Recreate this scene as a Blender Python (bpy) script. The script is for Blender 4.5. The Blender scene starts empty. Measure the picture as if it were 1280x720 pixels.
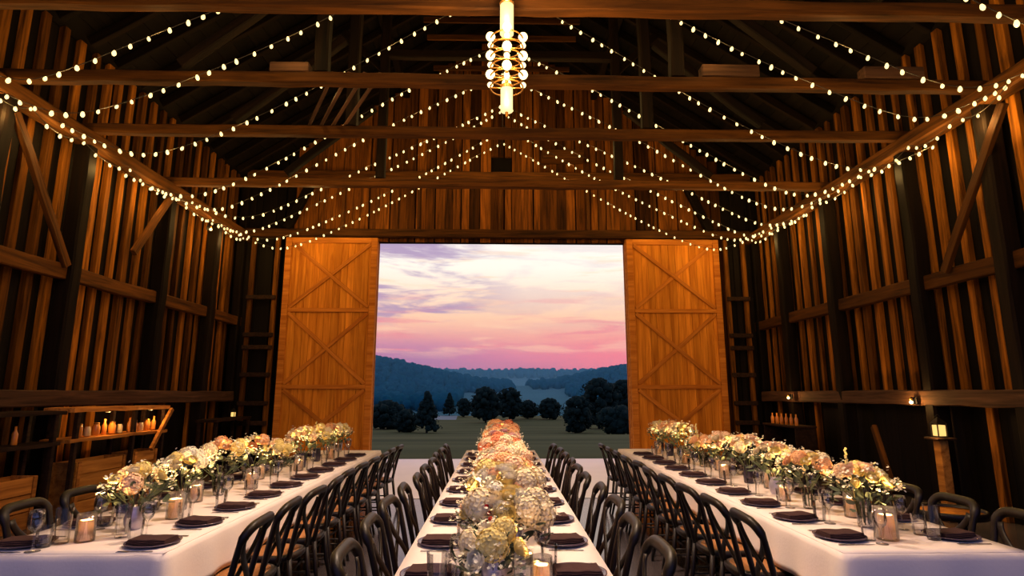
import bpy, math, random
from math import sin, cos, pi, radians, sqrt
from mathutils import Vector, Matrix, noise as mnoise

RNG = random.Random(7)
SC = bpy.context.scene
COL = SC.collection

# ------------------------------------------------------------------ helpers
class MB:
    """collects geometry for ONE mesh"""
    def __init__(s):
        s.v, s.f, s.sm, s.mi = [], [], [], []
    def add(s, vs, fs, smooth=False, m=0, M=None):
        b = len(s.v)
        s.v.extend([tuple(M @ Vector(p)) for p in vs] if M is not None else [tuple(p) for p in vs])
        for f in fs:
            s.f.append(tuple(b + i for i in f)); s.sm.append(smooth); s.mi.append(m)
        return s
    def box(s, x0, x1, y0, y1, z0, z1, c=0.0, m=0, M=None):
        if c <= 0:
            vs = [(x, y, z) for x in (x0, x1) for y in (y0, y1) for z in (z0, z1)]
            fs = [(0, 1, 3, 2), (4, 6, 7, 5), (0, 4, 5, 1), (2, 3, 7, 6), (0, 2, 6, 4), (1, 5, 7, 3)]
            return s.add(vs, fs, False, m, M)
        c = min(c, (x1 - x0) / 2.01, (y1 - y0) / 2.01, (z1 - z0) / 2.01)
        idx, vs = {}, []
        X, Y, Z = (x0, x1), (y0, y1), (z0, z1)
        for i in (0, 1):
            for j in (0, 1):
                for k in (0, 1):
                    sx, sy, sz = (c, -c)[i], (c, -c)[j], (c, -c)[k]
                    for a, p in (('x', (X[i], Y[j] + sy, Z[k] + sz)), ('y', (X[i] + sx, Y[j], Z[k] + sz)), ('z', (X[i] + sx, Y[j] + sy, Z[k]))):
                        idx[(i, j, k, a)] = len(vs); vs.append(p)
        fs = []
        for i in (0, 1):
            fs.append([idx[(i, 0, 0, 'x')], idx[(i, 0, 1, 'x')], idx[(i, 1, 1, 'x')], idx[(i, 1, 0, 'x')]])
            fs.append([idx[(0, i, 0, 'y')], idx[(1, i, 0, 'y')], idx[(1, i, 1, 'y')], idx[(0, i, 1, 'y')]])
            fs.append([idx[(0, 0, i, 'z')], idx[(0, 1, i, 'z')], idx[(1, 1, i, 'z')], idx[(1, 0, i, 'z')]])
            for j in (0, 1):
                fs.append([idx[(i, j, 0, 'x')], idx[(i, j, 1, 'x')], idx[(i, j, 1, 'y')], idx[(i, j, 0, 'y')]])
                fs.append([idx[(i, 0, j, 'x')], idx[(i, 1, j, 'x')], idx[(i, 1, j, 'z')], idx[(i, 0, j, 'z')]])
                fs.append([idx[(0, i, j, 'y')], idx[(1, i, j, 'y')], idx[(1, i, j, 'z')], idx[(0, i, j, 'z')]])
                for k in (0, 1):
                    fs.append([idx[(i, j, k, 'x')], idx[(i, j, k, 'y')], idx[(i, j, k, 'z')]])
        return s.add(vs, fs, False, m, M)
    def tube(s, pts, r, n=8, m=0, cap=True, sq=(1, 1), up=None):
        pts = [Vector(p) for p in pts]; rs = r if isinstance(r, (list, tuple)) else [r] * len(pts)
        vs, fs, prev = [], [], None
        for i, p in enumerate(pts):
            t = (pts[min(i + 1, len(pts) - 1)] - pts[max(i - 1, 0)]).normalized()
            if prev is None:
                a = Vector(up) if up else (Vector((0, 0, 1)) if abs(t.z) < .9 else Vector((1, 0, 0)))
                u = (a - t * a.dot(t)).normalized()
            else:
                u = (prev - t * prev.dot(t)).normalized()
            prev = u; w = t.cross(u)
            for k in range(n):
                a = 2 * pi * k / n
                vs.append(p + u * (cos(a) * rs[i] * sq[0]) + w * (sin(a) * rs[i] * sq[1]))
        for i in range(len(pts) - 1):
            for k in range(n):
                a, b = i * n + k, i * n + (k + 1) % n
                fs.append((a, b, b + n, a + n))
        if cap:
            fs.append(tuple(range(n - 1, -1, -1))); fs.append(tuple((len(pts) - 1) * n + k for k in range(n)))
        return s.add(vs, fs, True, m)
    def lathe(s, prof, n=20, c=(0, 0, 0), m=0, M=None, smooth=True, cap=True):
        vs, fs = [], []
        for (r, z) in prof:
            for k in range(n):
                a = 2 * pi * k / n
                vs.append((c[0] + r * cos(a), c[1] + r * sin(a), c[2] + z))
        for i in range(len(prof) - 1):
            for k in range(n):
                a, b = i * n + k, i * n + (k + 1) % n
                fs.append((a, b, b + n, a + n))
        if cap and prof[0][0] > 1e-5: fs.append(tuple(range(n - 1, -1, -1)))
        if cap and prof[-1][0] > 1e-5: fs.append(tuple((len(prof) - 1) * n + k for k in range(n)))
        return s.add(vs, fs, smooth, m, M)
    def ball(s, c, r, n=8, k=6, m=0, jit=0.0, rng=None, sc=(1, 1, 1)):
        vs, fs = [(c[0], c[1], c[2] - r * sc[2])], []
        for i in range(1, k):
            a = -pi / 2 + pi * i / k
            for j in range(n):
                b = 2 * pi * j / n
                q = r * (1 + (rng.uniform(-jit, jit) if jit else 0))
                vs.append((c[0] + q * cos(a) * cos(b) * sc[0], c[1] + q * cos(a) * sin(b) * sc[1], c[2] + q * sin(a) * sc[2]))
        vs.append((c[0], c[1], c[2] + r * sc[2]))
        for j in range(n):
            fs.append((0, 1 + (j + 1) % n, 1 + j))
            fs.append((len(vs) - 1, 1 + (k - 2) * n + j, 1 + (k - 2) * n + (j + 1) % n))
        for i in range(k - 2):
            for j in range(n):
                a, b = 1 + i * n + j, 1 + i * n + (j + 1) % n
                fs.append((a, b, b + n, a + n))
        return s.add(vs, fs, True, m)
    def mesh(s, name, mats):
        me = bpy.data.meshes.new(name)
        me.from_pydata(s.v, [], s.f)
        for mt in (mats if isinstance(mats, (list, tuple)) else [mats]): me.materials.append(mt)
        me.polygons.foreach_set('use_smooth', s.sm)
        me.polygons.foreach_set('material_index', s.mi)
        me.update()
        return me
    def build(s, name, mats, parent=None, loc=None, rot=None):
        return link(name, s.mesh(name, mats), parent, loc, rot)

def link(name, data, parent=None, loc=None, rot=None, scale=None):
    o = bpy.data.objects.new(name, data); COL.objects.link(o)
    if parent is not None: o.parent = parent
    if loc is not None: o.location = loc
    if rot is not None: o.rotation_euler = rot
    if scale is not None: o.scale = scale if isinstance(scale, (tuple, list)) else (scale,) * 3
    return o

def tag(o, label=None, cat=None, group=None, kind=None):
    if label: o['label'] = label
    if cat: o['category'] = cat
    if group: o['group'] = group
    if kind: o['kind'] = kind
    return o

def thing(name, label, cat, loc=(0, 0, 0), rz=0.0, group=None):
    o = bpy.data.objects.new(name, None); COL.objects.link(o)
    o.empty_display_size = .1
    o.location = loc; o.rotation_euler = (0, 0, rz)
    return tag(o, label, cat, group)

def copy_tree(o, loc, rz, label, group=None):
    r = o.copy(); COL.objects.link(r); r.location = loc; r.rotation_euler = (0, 0, rz)
    r['label'] = label
    if group: r['group'] = group
    for ch in list(o.children):
        c = ch.copy(); COL.objects.link(c); c.parent = r
        for g in list(ch.children):
            d = g.copy(); COL.objects.link(d); d.parent = c
    return r

ORD = ['nearest', 'second', 'third', 'fourth', 'fifth', 'sixth', 'seventh', 'eighth', 'ninth', 'tenth', 'eleventh', 'twelfth', 'thirteenth', 'fourteenth', 'fifteenth', 'sixteenth']

# ------------------------------------------------------------------ materials
def srgb(r, g, b):
    f = lambda c: (c / 255) / 12.92 if c / 255 <= .04045 else ((c / 255 + .055) / 1.055) ** 2.4
    return (f(r), f(g), f(b), 1)

def newmat(name):
    m = bpy.data.materials.new(name); m.use_nodes = True
    nt = m.node_tree; b = nt.nodes['Principled BSDF']
    return m, nt, b

def plain(name, col, rough=.6, metal=0.0, var=.0, scale=20, bump=0.0, spec=.5, objvar=0.0):
    m, nt, b = newmat(name); N, L = nt.nodes, nt.links
    b.inputs['Roughness'].default_value = rough; b.inputs['Metallic'].default_value = metal
    b.inputs['Specular IOR Level'].default_value = spec
    tc = N.new('ShaderNodeTexCoord'); no = N.new('ShaderNodeTexNoise')
    no.inputs['Scale'].default_value = scale; no.inputs['Detail'].default_value = 3
    L.new(tc.outputs['Object'], no.inputs['Vector'])
    mx = N.new('ShaderNodeMix'); mx.data_type = 'RGBA'
    mx.inputs['A'].default_value = tuple(c * (1 - var) for c in col[:3]) + (1,)
    mx.inputs['B'].default_value = tuple(min(1, c * (1 + var)) for c in col[:3]) + (1,)
    L.new(no.outputs['Fac'], mx.inputs['Factor'])
    L.new(mx.outputs['Result'], b.inputs['Base Color'])
    if bump:
        bp = N.new('ShaderNodeBump'); bp.inputs['Strength'].default_value = bump; bp.inputs['Distance'].default_value = .01
        L.new(no.outputs['Fac'], bp.inputs['Height']); L.new(bp.outputs['Normal'], b.inputs['Normal'])
    return m

def wood(name, dark, light, axis='X', rough=.75, island=.35, stretch=14, scale=1.0, bump=.35, spec=.08):
    m, nt, b = newmat(name); N, L = nt.nodes, nt.links
    b.inputs['Roughness'].default_value = rough; b.inputs['Specular IOR Level'].default_value = spec
    tc = N.new('ShaderNodeTexCoord'); mp = N.new('ShaderNodeMapping')
    sc = [stretch * scale] * 3; sc['XYZ'.index(axis)] = 0.9 * scale
    mp.inputs['Scale'].default_value = sc
    geo = N.new('ShaderNodeNewGeometry'); oi = N.new('ShaderNodeObjectInfo')
    ad = N.new('ShaderNodeMath'); ad.operation = 'ADD'
    L.new(geo.outputs['Random Per Island'], ad.inputs[0]); L.new(oi.outputs['Random'], ad.inputs[1])
    ml = N.new('ShaderNodeMath'); ml.operation = 'MULTIPLY'; ml.inputs[1].default_value = 37.0
    L.new(ad.outputs[0], ml.inputs[0])
    va = N.new('ShaderNodeVectorMath'); va.operation = 'ADD'
    L.new(tc.outputs['Object'], mp.inputs['Vector']); L.new(mp.outputs['Vector'], va.inputs[0]); L.new(ml.outputs[0], va.inputs[1])
    n1 = N.new('ShaderNodeTexNoise'); n1.inputs['Scale'].default_value = 1; n1.inputs['Detail'].default_value = 6; n1.inputs['Roughness'].default_value = .62
    n1.inputs['Distortion'].default_value = .6
    L.new(va.outputs[0], n1.inputs['Vector'])
    cr = N.new('ShaderNodeValToRGB'); e = cr.color_ramp.elements
    e[0].position, e[0].color = .3, dark; e[1].position, e[1].color = .72, light
    L.new(n1.outputs['Fac'], cr.inputs['Fac'])
    fr = N.new('ShaderNodeMath'); fr.operation = 'FRACT'; L.new(ad.outputs[0], fr.inputs[0])
    mr = N.new('ShaderNodeMapRange'); mr.inputs['To Min'].default_value = 1 - island; mr.inputs['To Max'].default_value = 1 + island
    L.new(fr.outputs[0], mr.inputs['Value'])
    hs = N.new('ShaderNodeHueSaturation'); L.new(mr.outputs[0], hs.inputs['Value']); L.new(cr.outputs['Color'], hs.inputs['Color'])
    L.new(hs.outputs['Color'], b.inputs['Base Color'])
    bp = N.new('ShaderNodeBump'); bp.inputs['Strength'].default_value = bump; bp.inputs['Distance'].default_value = .012
    L.new(n1.outputs['Fac'], bp.inputs['Height']); L.new(bp.outputs['Normal'], b.inputs['Normal'])
    return m

def emit(name, col, strength):
    m, nt, b = newmat(name)
    b.inputs['Base Color'].default_value = (.02, .02, .02, 1)
    b.inputs['Emission Color'].default_value = tuple(col[:3]) + (1,)
    b.inputs['Emission Strength'].default_value = strength
    return m

def thin_glass(name, tint=(1, 1, 1), refl=1.0):
    m, nt, b = newmat(name); N, L = nt.nodes, nt.links
    out = N['Material Output']
    tr = N.new('ShaderNodeBsdfTransparent'); tr.inputs['Color'].default_value = tuple(tint) + (1,)
    gl = N.new('ShaderNodeBsdfGlossy'); gl.inputs['Roughness'].default_value = .04
    lw = N.new('ShaderNodeFresnel'); lw.inputs['IOR'].default_value = 1.5
    mm = N.new('ShaderNodeMath'); mm.operation = 'MULTIPLY_ADD'; mm.inputs[1].default_value = .7 * refl; mm.inputs[2].default_value = .03; mm.use_clamp = True
    L.new(lw.outputs[0], mm.inputs[0])
    mx = N.new('ShaderNodeMixShader'); L.new(mm.outputs[0], mx.inputs[0]); L.new(tr.outputs[0], mx.inputs[1]); L.new(gl.outputs[0], mx.inputs[2])
    L.new(mx.outputs[0], out.inputs['Surface'])
    N.remove(b)
    return m

OLD = (srgb(52, 31, 16), srgb(136, 86, 46))
MT = {
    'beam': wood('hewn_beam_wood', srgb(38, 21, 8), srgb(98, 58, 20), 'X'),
    'beamdark': wood('shade_dark_beam_wood', srgb(9, 6, 4), srgb(27, 16, 9), 'X'),  # darker beam wood: shade of the unlit loft put into its colour
    'slat': wood('barn_slat_wood', srgb(40, 21, 5), srgb(150, 90, 24), 'Z', island=.7),
    'rail': wood('greyed_rail_wood', srgb(42, 29, 23), srgb(98, 68, 50), 'X'),
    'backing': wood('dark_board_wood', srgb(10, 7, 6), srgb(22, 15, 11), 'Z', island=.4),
    'gable': wood('gable_board_wood', srgb(36, 19, 5), srgb(136, 78, 22), 'Z', island=.85),
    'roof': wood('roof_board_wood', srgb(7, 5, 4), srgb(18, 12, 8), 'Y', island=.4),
    'door': wood('pine_door_wood', srgb(158, 86, 20), srgb(224, 142, 46), 'Z', island=.16, scale=.8, bump=.2),
    'doorbrace': wood('pine_brace_wood', srgb(150, 80, 24), srgb(208, 130, 50), 'X', island=.1, bump=.2),
    'chair': wood('dark_chair_wood', srgb(12, 6, 5), srgb(28, 15, 11), 'Z', rough=.45, island=.15, bump=.05, spec=.28),
    'rattan': plain('woven_rattan', srgb(160, 104, 52), .7, var=.3, scale=90, bump=.4),
    'shelf': wood('rough_shelf_wood', srgb(112, 64, 26), srgb(214, 140, 66), 'Y'),
    'shelfdark': wood('dark_shelf_wood', srgb(24, 15, 11), srgb(58, 38, 26), 'Y'),
    'crate': wood('crate_wood', srgb(128, 76, 30), srgb(206, 140, 66), 'Y', island=.25),
    'cloth': plain('white_linen', srgb(232, 218, 214), .85, var=.03, scale=60, bump=.08, spec=.2),
    'charger': plain('slate_glaze', srgb(84, 70, 84), .2, var=.15, scale=8),
    'napkin': plain('taupe_napkin', srgb(66, 46, 46), .9, var=.12, scale=40, bump=.2, spec=.1),
    'steel': plain('table_steel', srgb(205, 200, 195), .22, metal=1.0, var=.03),
    'iron': plain('black_iron', srgb(26, 22, 20), .5, metal=.6, var=.15),
    'brass': plain('aged_brass', srgb(150, 104, 48), .35, metal=.9, var=.15),
    'wax': plain('cream_wax', srgb(246, 226, 190), .55, var=.03),
    'vase': plain('smoky_vase_glaze', srgb(60, 52, 66), .12, var=.2, scale=12),
    'vase2': plain('mercury_vase_glaze', srgb(190, 182, 196), .28, metal=.5, var=.25, scale=30),
    'leaf': plain('eucalyptus_leaf', srgb(70, 82, 62), .6, var=.35, scale=15),
    'stem': plain('flower_stem', srgb(66, 78, 44), .6, var=.2),
    'cable': plain('black_cable', srgb(30, 22, 18), .6),
    'glass': thin_glass('clear_glass'),
    'amber': plain('amber_jar_glass', srgb(196, 120, 48), .12, var=.2, scale=12),
    'clearjar': plain('pale_jar_glass', srgb(196, 170, 130), .12, var=.2, scale=12),
    'bulb': emit('warm_bulb_glow', (1, .74, .29), 2.3),
    'lamp': emit('lamp_glow', (1, .72, .32), 5.0),
    'tube': emit('frosted_tube_glow', (1, .70, .30), 1.5),
    'chbulb': emit('chandelier_bulb_glow', (1, .72, .32), 3.4),
    'flame': emit('candle_flame_glow', (1, .55, .16), 30.0),
    'lantern': emit('lantern_glow', (1, .60, .17), 1.25),
    'bark': plain('tree_bark', srgb(44, 36, 28), .9, var=.3, scale=8, bump=.5),
    'treeleaf': plain('tree_leaves', srgb(24, 42, 34), .9, var=.45, scale=1.2, spec=.1),
    'forest': plain('haze_tinted_leaves', srgb(24, 80, 92), .95, var=.3, scale=.06, spec=.0),  # leaf green pushed to teal: distance haze put into the colour
    'whitewall': plain('white_board', srgb(220, 220, 216), .8),
    'redroof': plain('grey_roofing', srgb(110, 108, 110), .8),
}

def concrete():
    m, nt, b = newmat('polished_concrete'); N, L = nt.nodes, nt.links
    tc = N.new('ShaderNodeTexCoord')
    n1 = N.new('ShaderNodeTexNoise'); n1.inputs['Scale'].default_value = .9; n1.inputs['Detail'].default_value = 8
    L.new(tc.outputs['Object'], n1.inputs['Vector'])
    cr = N.new('ShaderNodeValToRGB'); e = cr.color_ramp.elements
    e[0].position, e[0].color = .3, srgb(48, 42, 44); e[1].position, e[1].color = .75, srgb(92, 84, 86)
    L.new(n1.outputs['Fac'], cr.inputs['Fac']); L.new(cr.outputs['Color'], b.inputs['Base Color'])
    mr = N.new('ShaderNodeMapRange'); mr.inputs['To Min'].default_value = .12; mr.inputs['To Max'].default_value = .26
    L.new(n1.outputs['Fac'], mr.inputs['Value']); L.new(mr.outputs[0], b.inputs['Roughness'])
    b.inputs['Specular IOR Level'].default_value = .8
    return m
MT['concrete'] = concrete()

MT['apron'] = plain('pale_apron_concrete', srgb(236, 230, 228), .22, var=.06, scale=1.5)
def wax():
    m, nt, b = newmat('cream_wax_shell'); N, L = nt.nodes, nt.links
    d = N.new('ShaderNodeBsdfDiffuse'); d.inputs['Color'].default_value = srgb(248, 230, 196)
    t = N.new('ShaderNodeBsdfTranslucent'); t.inputs['Color'].default_value = srgb(255, 224, 170)
    mx = N.new('ShaderNodeMixShader'); mx.inputs[0].default_value = .68
    L.new(d.outputs[0], mx.inputs[1]); L.new(t.outputs[0], mx.inputs[2]); L.new(mx.outputs[0], N['Material Output'].inputs['Surface']); N.remove(b)
    return m
MT['wax'] = wax()

def grass():
    m, nt, b = newmat('meadow_grass'); N, L = nt.nodes, nt.links
    tc = N.new('ShaderNodeTexCoord'); mp = N.new('ShaderNodeMapping'); mp.inputs['Scale'].default_value = (.03, .12, .1)
    L.new(tc.outputs['Object'], mp.inputs['Vector'])
    n1 = N.new('ShaderNodeTexNoise'); n1.inputs['Scale'].default_value = 1; n1.inputs['Detail'].default_value = 7
    L.new(mp.outputs[0], n1.inputs['Vector'])
    cr = N.new('ShaderNodeValToRGB'); e = cr.color_ramp.elements
    e[0].position, e[0].color = .3, srgb(66, 72, 40); e[1].position, e[1].color = .75, srgb(100, 100, 60)
    L.new(n1.outputs['Fac'], cr.inputs['Fac']); L.new(cr.outputs['Color'], b.inputs['Base Color'])
    b.inputs['Roughness'].default_value = .95; b.inputs['Specular IOR Level'].default_value = .05
    return m
MT['grass'] = grass()
MT['pasture'] = plain('haze_tinted_pasture', srgb(76, 116, 116), .95, var=.2, scale=.02, spec=0)  # blue of the distance haze put into the grass colour
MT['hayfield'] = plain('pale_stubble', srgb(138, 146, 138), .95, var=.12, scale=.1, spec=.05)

# ------------------------------------------------------------------ hewn timber
def timber(name, a, b, w, h, label, cat, group=None, mat='beam', jit=.008, roll=0.0, kind=None, seed=0):
    """a squared timber from a to b, w across, h high, chamfered and a little uneven"""
    a, b = Vector(a), Vector(b); Ln = (b - a).length
    rg = random.Random(hash((round(a.x, 2), round(a.y, 2), round(a.z, 2), seed)) & 0xffff)
    n = max(2, int(Ln / .45)); c = min(w, h) * .12
    prof = [(-w / 2 + c, -h / 2), (w / 2 - c, -h / 2), (w / 2, -h / 2 + c), (w / 2, h / 2 - c), (w / 2 - c, h / 2), (-w / 2 + c, h / 2), (-w / 2, h / 2 - c), (-w / 2, -h / 2 + c)]
    vs, fs = [], []
    for i in range(n + 1):
        x = Ln * i / n
        oy, oz = rg.uniform(-jit, jit), rg.uniform(-jit, jit)
        for (py, pz) in prof:
            vs.append((x, py + oy + rg.uniform(-jit, jit) * .5, pz + oz + rg.uniform(-jit, jit) * .5))
    for i in range(n):
        for k in range(8):
            p, q = i * 8 + k, i * 8 + (k + 1) % 8
            fs.append((p, q, q + 8, p + 8))
    fs.append(tuple(range(7, -1, -1))); fs.append(tuple(n * 8 + k for k in range(8)))
    o = MB().add(vs, fs).build(name, MT[mat])
    d = (b - a).normalized()
    q = d.to_track_quat('X', 'Z')
    o.rotation_euler = (q.to_matrix() @ Matrix.Rotation(roll, 3, 'X')).to_euler()
    o.location = a
    return tag(o, label, cat, group, kind)

# ------------------------------------------------------------------ the barn shell
XL, XR, YB, YF = -6.42, 6.47, 14.0, -2.4
EAVE, RIDGE = 7.0, 11.2
OX0, OX1, OZ = -3.02, 3.13, 5.33

def struct(name, mb, mat, label=None):
    o = mb.build(name, mat)
    o['kind'] = 'structure'
    if label: o['label'] = label
    return o

fl = MB(); fl.box(XL - .25, XR + .25, YF, YB + .18, -.18, 0)
struct('floor', fl, MT['concrete'], 'polished grey concrete barn floor between the tables')
ap = MB(); ap.box(-6.5, 6.5, YB + .18, 15.15, -.2, -.004)
struct('trim_1', ap, MT['apron'], 'pale concrete apron outside the open barn doors')

def side_wall(name, sx, label):
    rg = random.Random(3 if sx < 0 else 4)
    x0 = XL if sx < 0 else XR
    mb = MB()
    xo = x0 + sx * .10
    # outer boarding
    y = YF
    while y < YB:
        w = .30
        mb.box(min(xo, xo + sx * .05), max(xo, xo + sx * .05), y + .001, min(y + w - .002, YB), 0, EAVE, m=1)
        y += w
    # spaced inner slats
    y = YF + .1
    while y < YB - .1:
        w = rg.uniform(.09, .14); t = rg.uniform(.06, .095); ln = rg.uniform(-.02, .02)
        xa, xb = sorted((xo, xo - sx * t))
        mb.box(xa, xb, y + ln, y + w + ln, 0 if rg.random() < .42 else 1.5, EAVE - .02, c=.006)
        y += .325 + rg.uniform(-.04, .04)
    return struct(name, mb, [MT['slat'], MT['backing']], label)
side_wall('wall_left', -1, 'dark barn side wall of spaced upright slats above the shelves')
side_wall('wall_right', 1, 'dark barn side wall of spaced upright slats behind the lantern')

def roof_z(x):
    return RIDGE - (RIDGE - EAVE) * abs(x - .02) / 6.45

def back_wall():
    rg = random.Random(11)
    mb = MB()
    x = XL - .1
    while x < XR + .1:
        w = rg.uniform(.13, .26); t = rg.uniform(.0, .035); g = rg.choice([.004, .008, .02, .035])
        x1 = min(x + w, XR + .1)
        zt = min(roof_z(x), roof_z(x1)) - .03
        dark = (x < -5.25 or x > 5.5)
        if x1 > OX0 and x < OX1:
            segs = [(OZ + .02, zt)]
        else:
            segs = [(0, zt)]
        for z0, z1 in segs:
            if -.25 < x < .22 and z0 > 2: # loft vent opening
                mb.box(x, x1, YB - t, YB + .05, z0, 7.18, m=0)
                mb.box(x, x1, YB - t, YB + .05, 7.62, z1, m=0)
            else:
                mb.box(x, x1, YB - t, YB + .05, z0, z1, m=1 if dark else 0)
        x = x1 + g
    # boarding behind
    mb.box(XL - .1, OX0, YB + .07, YB + .12, 0, EAVE, m=1)
    mb.box(OX1, XR + .1, YB + .07, YB + .12, 0, EAVE, m=1)
    mb.box(OX0, OX1, YB + .07, YB + .12, OZ, EAVE, m=1)
    mb.add([(XL - .1, YB + .07, EAVE), (XR + .1, YB + .07, EAVE), (.02, YB + .07, RIDGE), (XL - .1, YB + .12, EAVE), (XR + .1, YB + .12, EAVE), (.02, YB + .12, RIDGE)],
           [(0, 1, 2), (3, 5, 4), (0, 2, 5, 3), (1, 4, 5, 2)], m=1)
    return struct('wall_back', mb, [MT['gable'], MT['backing']], 'gable wall of weathered vertical boards around the open doorway')
back_wall()

def ceiling():
    mb = MB()
    for sx in (-1, 1):
        xe = (XL - .35) if sx < 0 else (XR + .35)
        n = 26
        for i in range(n):
            a, b = i / n, (i + .97) / n
            xa, xb = .02 + (xe - .02) * a, .02 + (xe - .02) * b
            za, zb = roof_z(xa), roof_z(xb)
            vs = [(xa, YF, za), (xb, YF, zb), (xb, YB + .4, zb), (xa, YB + .4, za)]
            vs += [(p[0], p[1], p[2] + .04) for p in vs]
            mb.add(vs, [(0, 1, 2, 3), (7, 6, 5, 4), (0, 4, 5, 1), (1, 5, 6, 2), (2, 6, 7, 3), (3, 7, 4, 0)])
        vs = [(.02, YF, RIDGE + .05), (xe, YF, roof_z(xe) + .05), (xe, YB + .4, roof_z(xe) + .05), (.02, YB + .4, RIDGE + .05)]
        vs += [(p[0], p[1], p[2] + .04) for p in vs]
        mb.add(vs, [(0, 1, 2, 3), (7, 6, 5, 4), (0, 4, 5, 1), (1, 5, 6, 2), (2, 6, 7, 3), (3, 7, 4, 0)])
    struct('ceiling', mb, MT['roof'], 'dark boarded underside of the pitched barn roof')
ceiling()

in_ = MB(); in_.box(-4.6, 4.7, 9.5, YB + .18, 0.0005, .006)  # pale overlay: daylight from the doorway put into the floor colour
struct('trim_4', in_, MT['apron'], 'pale strip of floor inside the open doorway, daylight put into its colour')
# jambs, head
fr = MB(); fr.box(OX0 - .12, OX0, YB - .06, YB + .2, 0, OZ + .1, c=.01); struct('trim_2', fr, MT['doorbrace'], 'left jamb of the barn doorway')
fr = MB(); fr.box(OX1, OX1 + .12, YB - .06, YB + .2, 0, OZ + .1, c=.01); struct('trim_3', fr, MT['doorbrace'], 'right jamb of the barn doorway')

# ------------------------------------------------------------------ timber frame
TIES = [5.37, 6.85, 8.35, 10.55]
side = {-1: 'left', 1: 'right'}
ttl = ['nearest', 'second', 'third', 'fourth']
for i, y in enumerate(TIES):
    timber('tie_beam', (XL + .05, y, 5.585), (XR - .05, y, 5.585), .14, .155,
           f'hewn tie beam spanning the barn under the strings of bulbs, {ttl[i]} from the viewer', 'beam', 'tie beams across the barn', seed=i)
timber('door_header_beam', (XL + .05, YB - .16, 5.52), (XR - .05, YB - .16, 5.52), .16, .2, 'dark header timber running across the gable wall above the sliding doors', 'beam')
timber('gable_beam', (XL + .1, YB - .12, 7.05), (XR - .1, YB - .12, 7.05), .14, .2, 'upper horizontal timber across the gable boards under the loft vent', 'beam')

for sx in (-1, 1):
    xw = (XL if sx < 0 else XR) - sx * .12
    s = side[sx]
    timber('wall_plate', (xw - sx * .04, YF + .1, 5.42), (xw - sx * .04, YB - .02, 5.42), .24, .24, f'long squared plate timber along the {s} wall carrying the tie beams', 'beam', 'plates of the side walls')
    gz = 3.34 if sx < 0 else 3.24
    timber('wall_girt', (xw, YF + .1, gz), (xw, YB - .02, gz), .12, .22, f'horizontal girt half way up the slatted {s} wall', 'beam', 'girts of the side walls')
    timber('wall_rail', (xw - sx * .10, YF + .1, 1.56), (xw - sx * .10, YB - .3, 1.56), .12, .22, f'low broad rail along the slatted {s} wall above table height', 'beam', 'low rails of the side walls', mat='rail')
    for i, y in enumerate(TIES + [12.4]):
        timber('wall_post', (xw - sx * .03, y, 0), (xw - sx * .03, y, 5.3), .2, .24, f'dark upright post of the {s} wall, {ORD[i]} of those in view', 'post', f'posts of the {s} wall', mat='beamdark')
    timber('corner_post', (xw + sx * .02, YB - .16, 0), (xw + sx * .02, YB - .16, 6.9), .16, .18, f'upright corner post where the {s} wall meets the gable wall', 'post', 'corner posts', mat='beamdark')

# slanting wall braces
for (a, b, lab) in [((-6.18, 6.95, 5.15), (-6.2, 8.2, 3.42), 'slanting brace on the left wall falling away from the nearer posts'),
                    ((-6.14, 10.45, 5.3), (-6.16, 9.55, 3.95), 'slanting brace on the left wall rising to the fourth tie beam'),
                    ((6.2, 6.45, 5.15), (6.22, 7.75, 3.3), 'slanting brace on the right wall running from plate down to girt'),
                    ((6.1, 9.5, 1.1), (5.95, 8.95, .15), 'short leaning pole propped under the right wall rail')]:
    timber('wall_brace', a, b, .07, .12, lab, 'brace', 'wall braces')

# trusses above the tie beams
for i, y in enumerate(TIES):
    for sx in (-1, 1):
        s = side[sx]
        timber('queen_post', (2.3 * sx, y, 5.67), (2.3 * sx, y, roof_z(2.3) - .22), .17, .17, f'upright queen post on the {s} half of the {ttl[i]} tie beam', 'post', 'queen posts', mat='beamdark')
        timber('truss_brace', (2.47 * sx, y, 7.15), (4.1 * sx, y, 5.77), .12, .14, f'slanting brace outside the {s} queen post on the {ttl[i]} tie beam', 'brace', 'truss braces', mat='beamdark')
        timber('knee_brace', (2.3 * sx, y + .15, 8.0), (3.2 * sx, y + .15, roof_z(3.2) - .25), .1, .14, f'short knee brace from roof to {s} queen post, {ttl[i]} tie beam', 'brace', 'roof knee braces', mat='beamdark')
    timber('straining_beam', (-2.3, y, 8.3), (2.3, y, 8.3), .14, .18, f'high cross beam between the queen posts above the {ttl[i]} tie beam', 'beam', 'straining beams', mat='beamdark')
for sx in (-1, 1):
    timber('roof_purlin', (2.45 * sx, YF + .1, roof_z(2.45) - .30), (2.45 * sx, YB - .02, roof_z(2.45) - .30), .16, .18, f'long purlin along the {side[sx]} roof slope resting on the queen posts', 'beam', 'roof purlins', mat='beamdark')
    timber('gable_strut', (5.25 * sx, YB - .18, 5.63), (4.68 * sx, YB - .18, 6.9), .16, .2, f'leaning strut above the {side[sx]} sliding door rising towards the roof', 'brace', 'gable struts', mat='beamdark')
k = 0
y = 5.0
ry = []
while y < 13.8:
    ry.append(y); y += .64
for i, y in enumerate(ry):
    for sx in (-1, 1):
        xe = (XL + .1) if sx < 0 else (XR - .1)
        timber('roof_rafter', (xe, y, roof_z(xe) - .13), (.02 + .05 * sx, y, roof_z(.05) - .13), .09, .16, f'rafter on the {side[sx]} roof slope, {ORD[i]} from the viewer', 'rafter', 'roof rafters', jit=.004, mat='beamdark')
    if y > 8.6:
        timber('collar_tie', (-1.7, y + .09, 9.75), (1.75, y + .09, 9.75), .05, .13, f'thin collar tie high between the {ORD[i]} pair of rafters', 'beam', 'collar ties', jit=.003, mat='beam')

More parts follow.
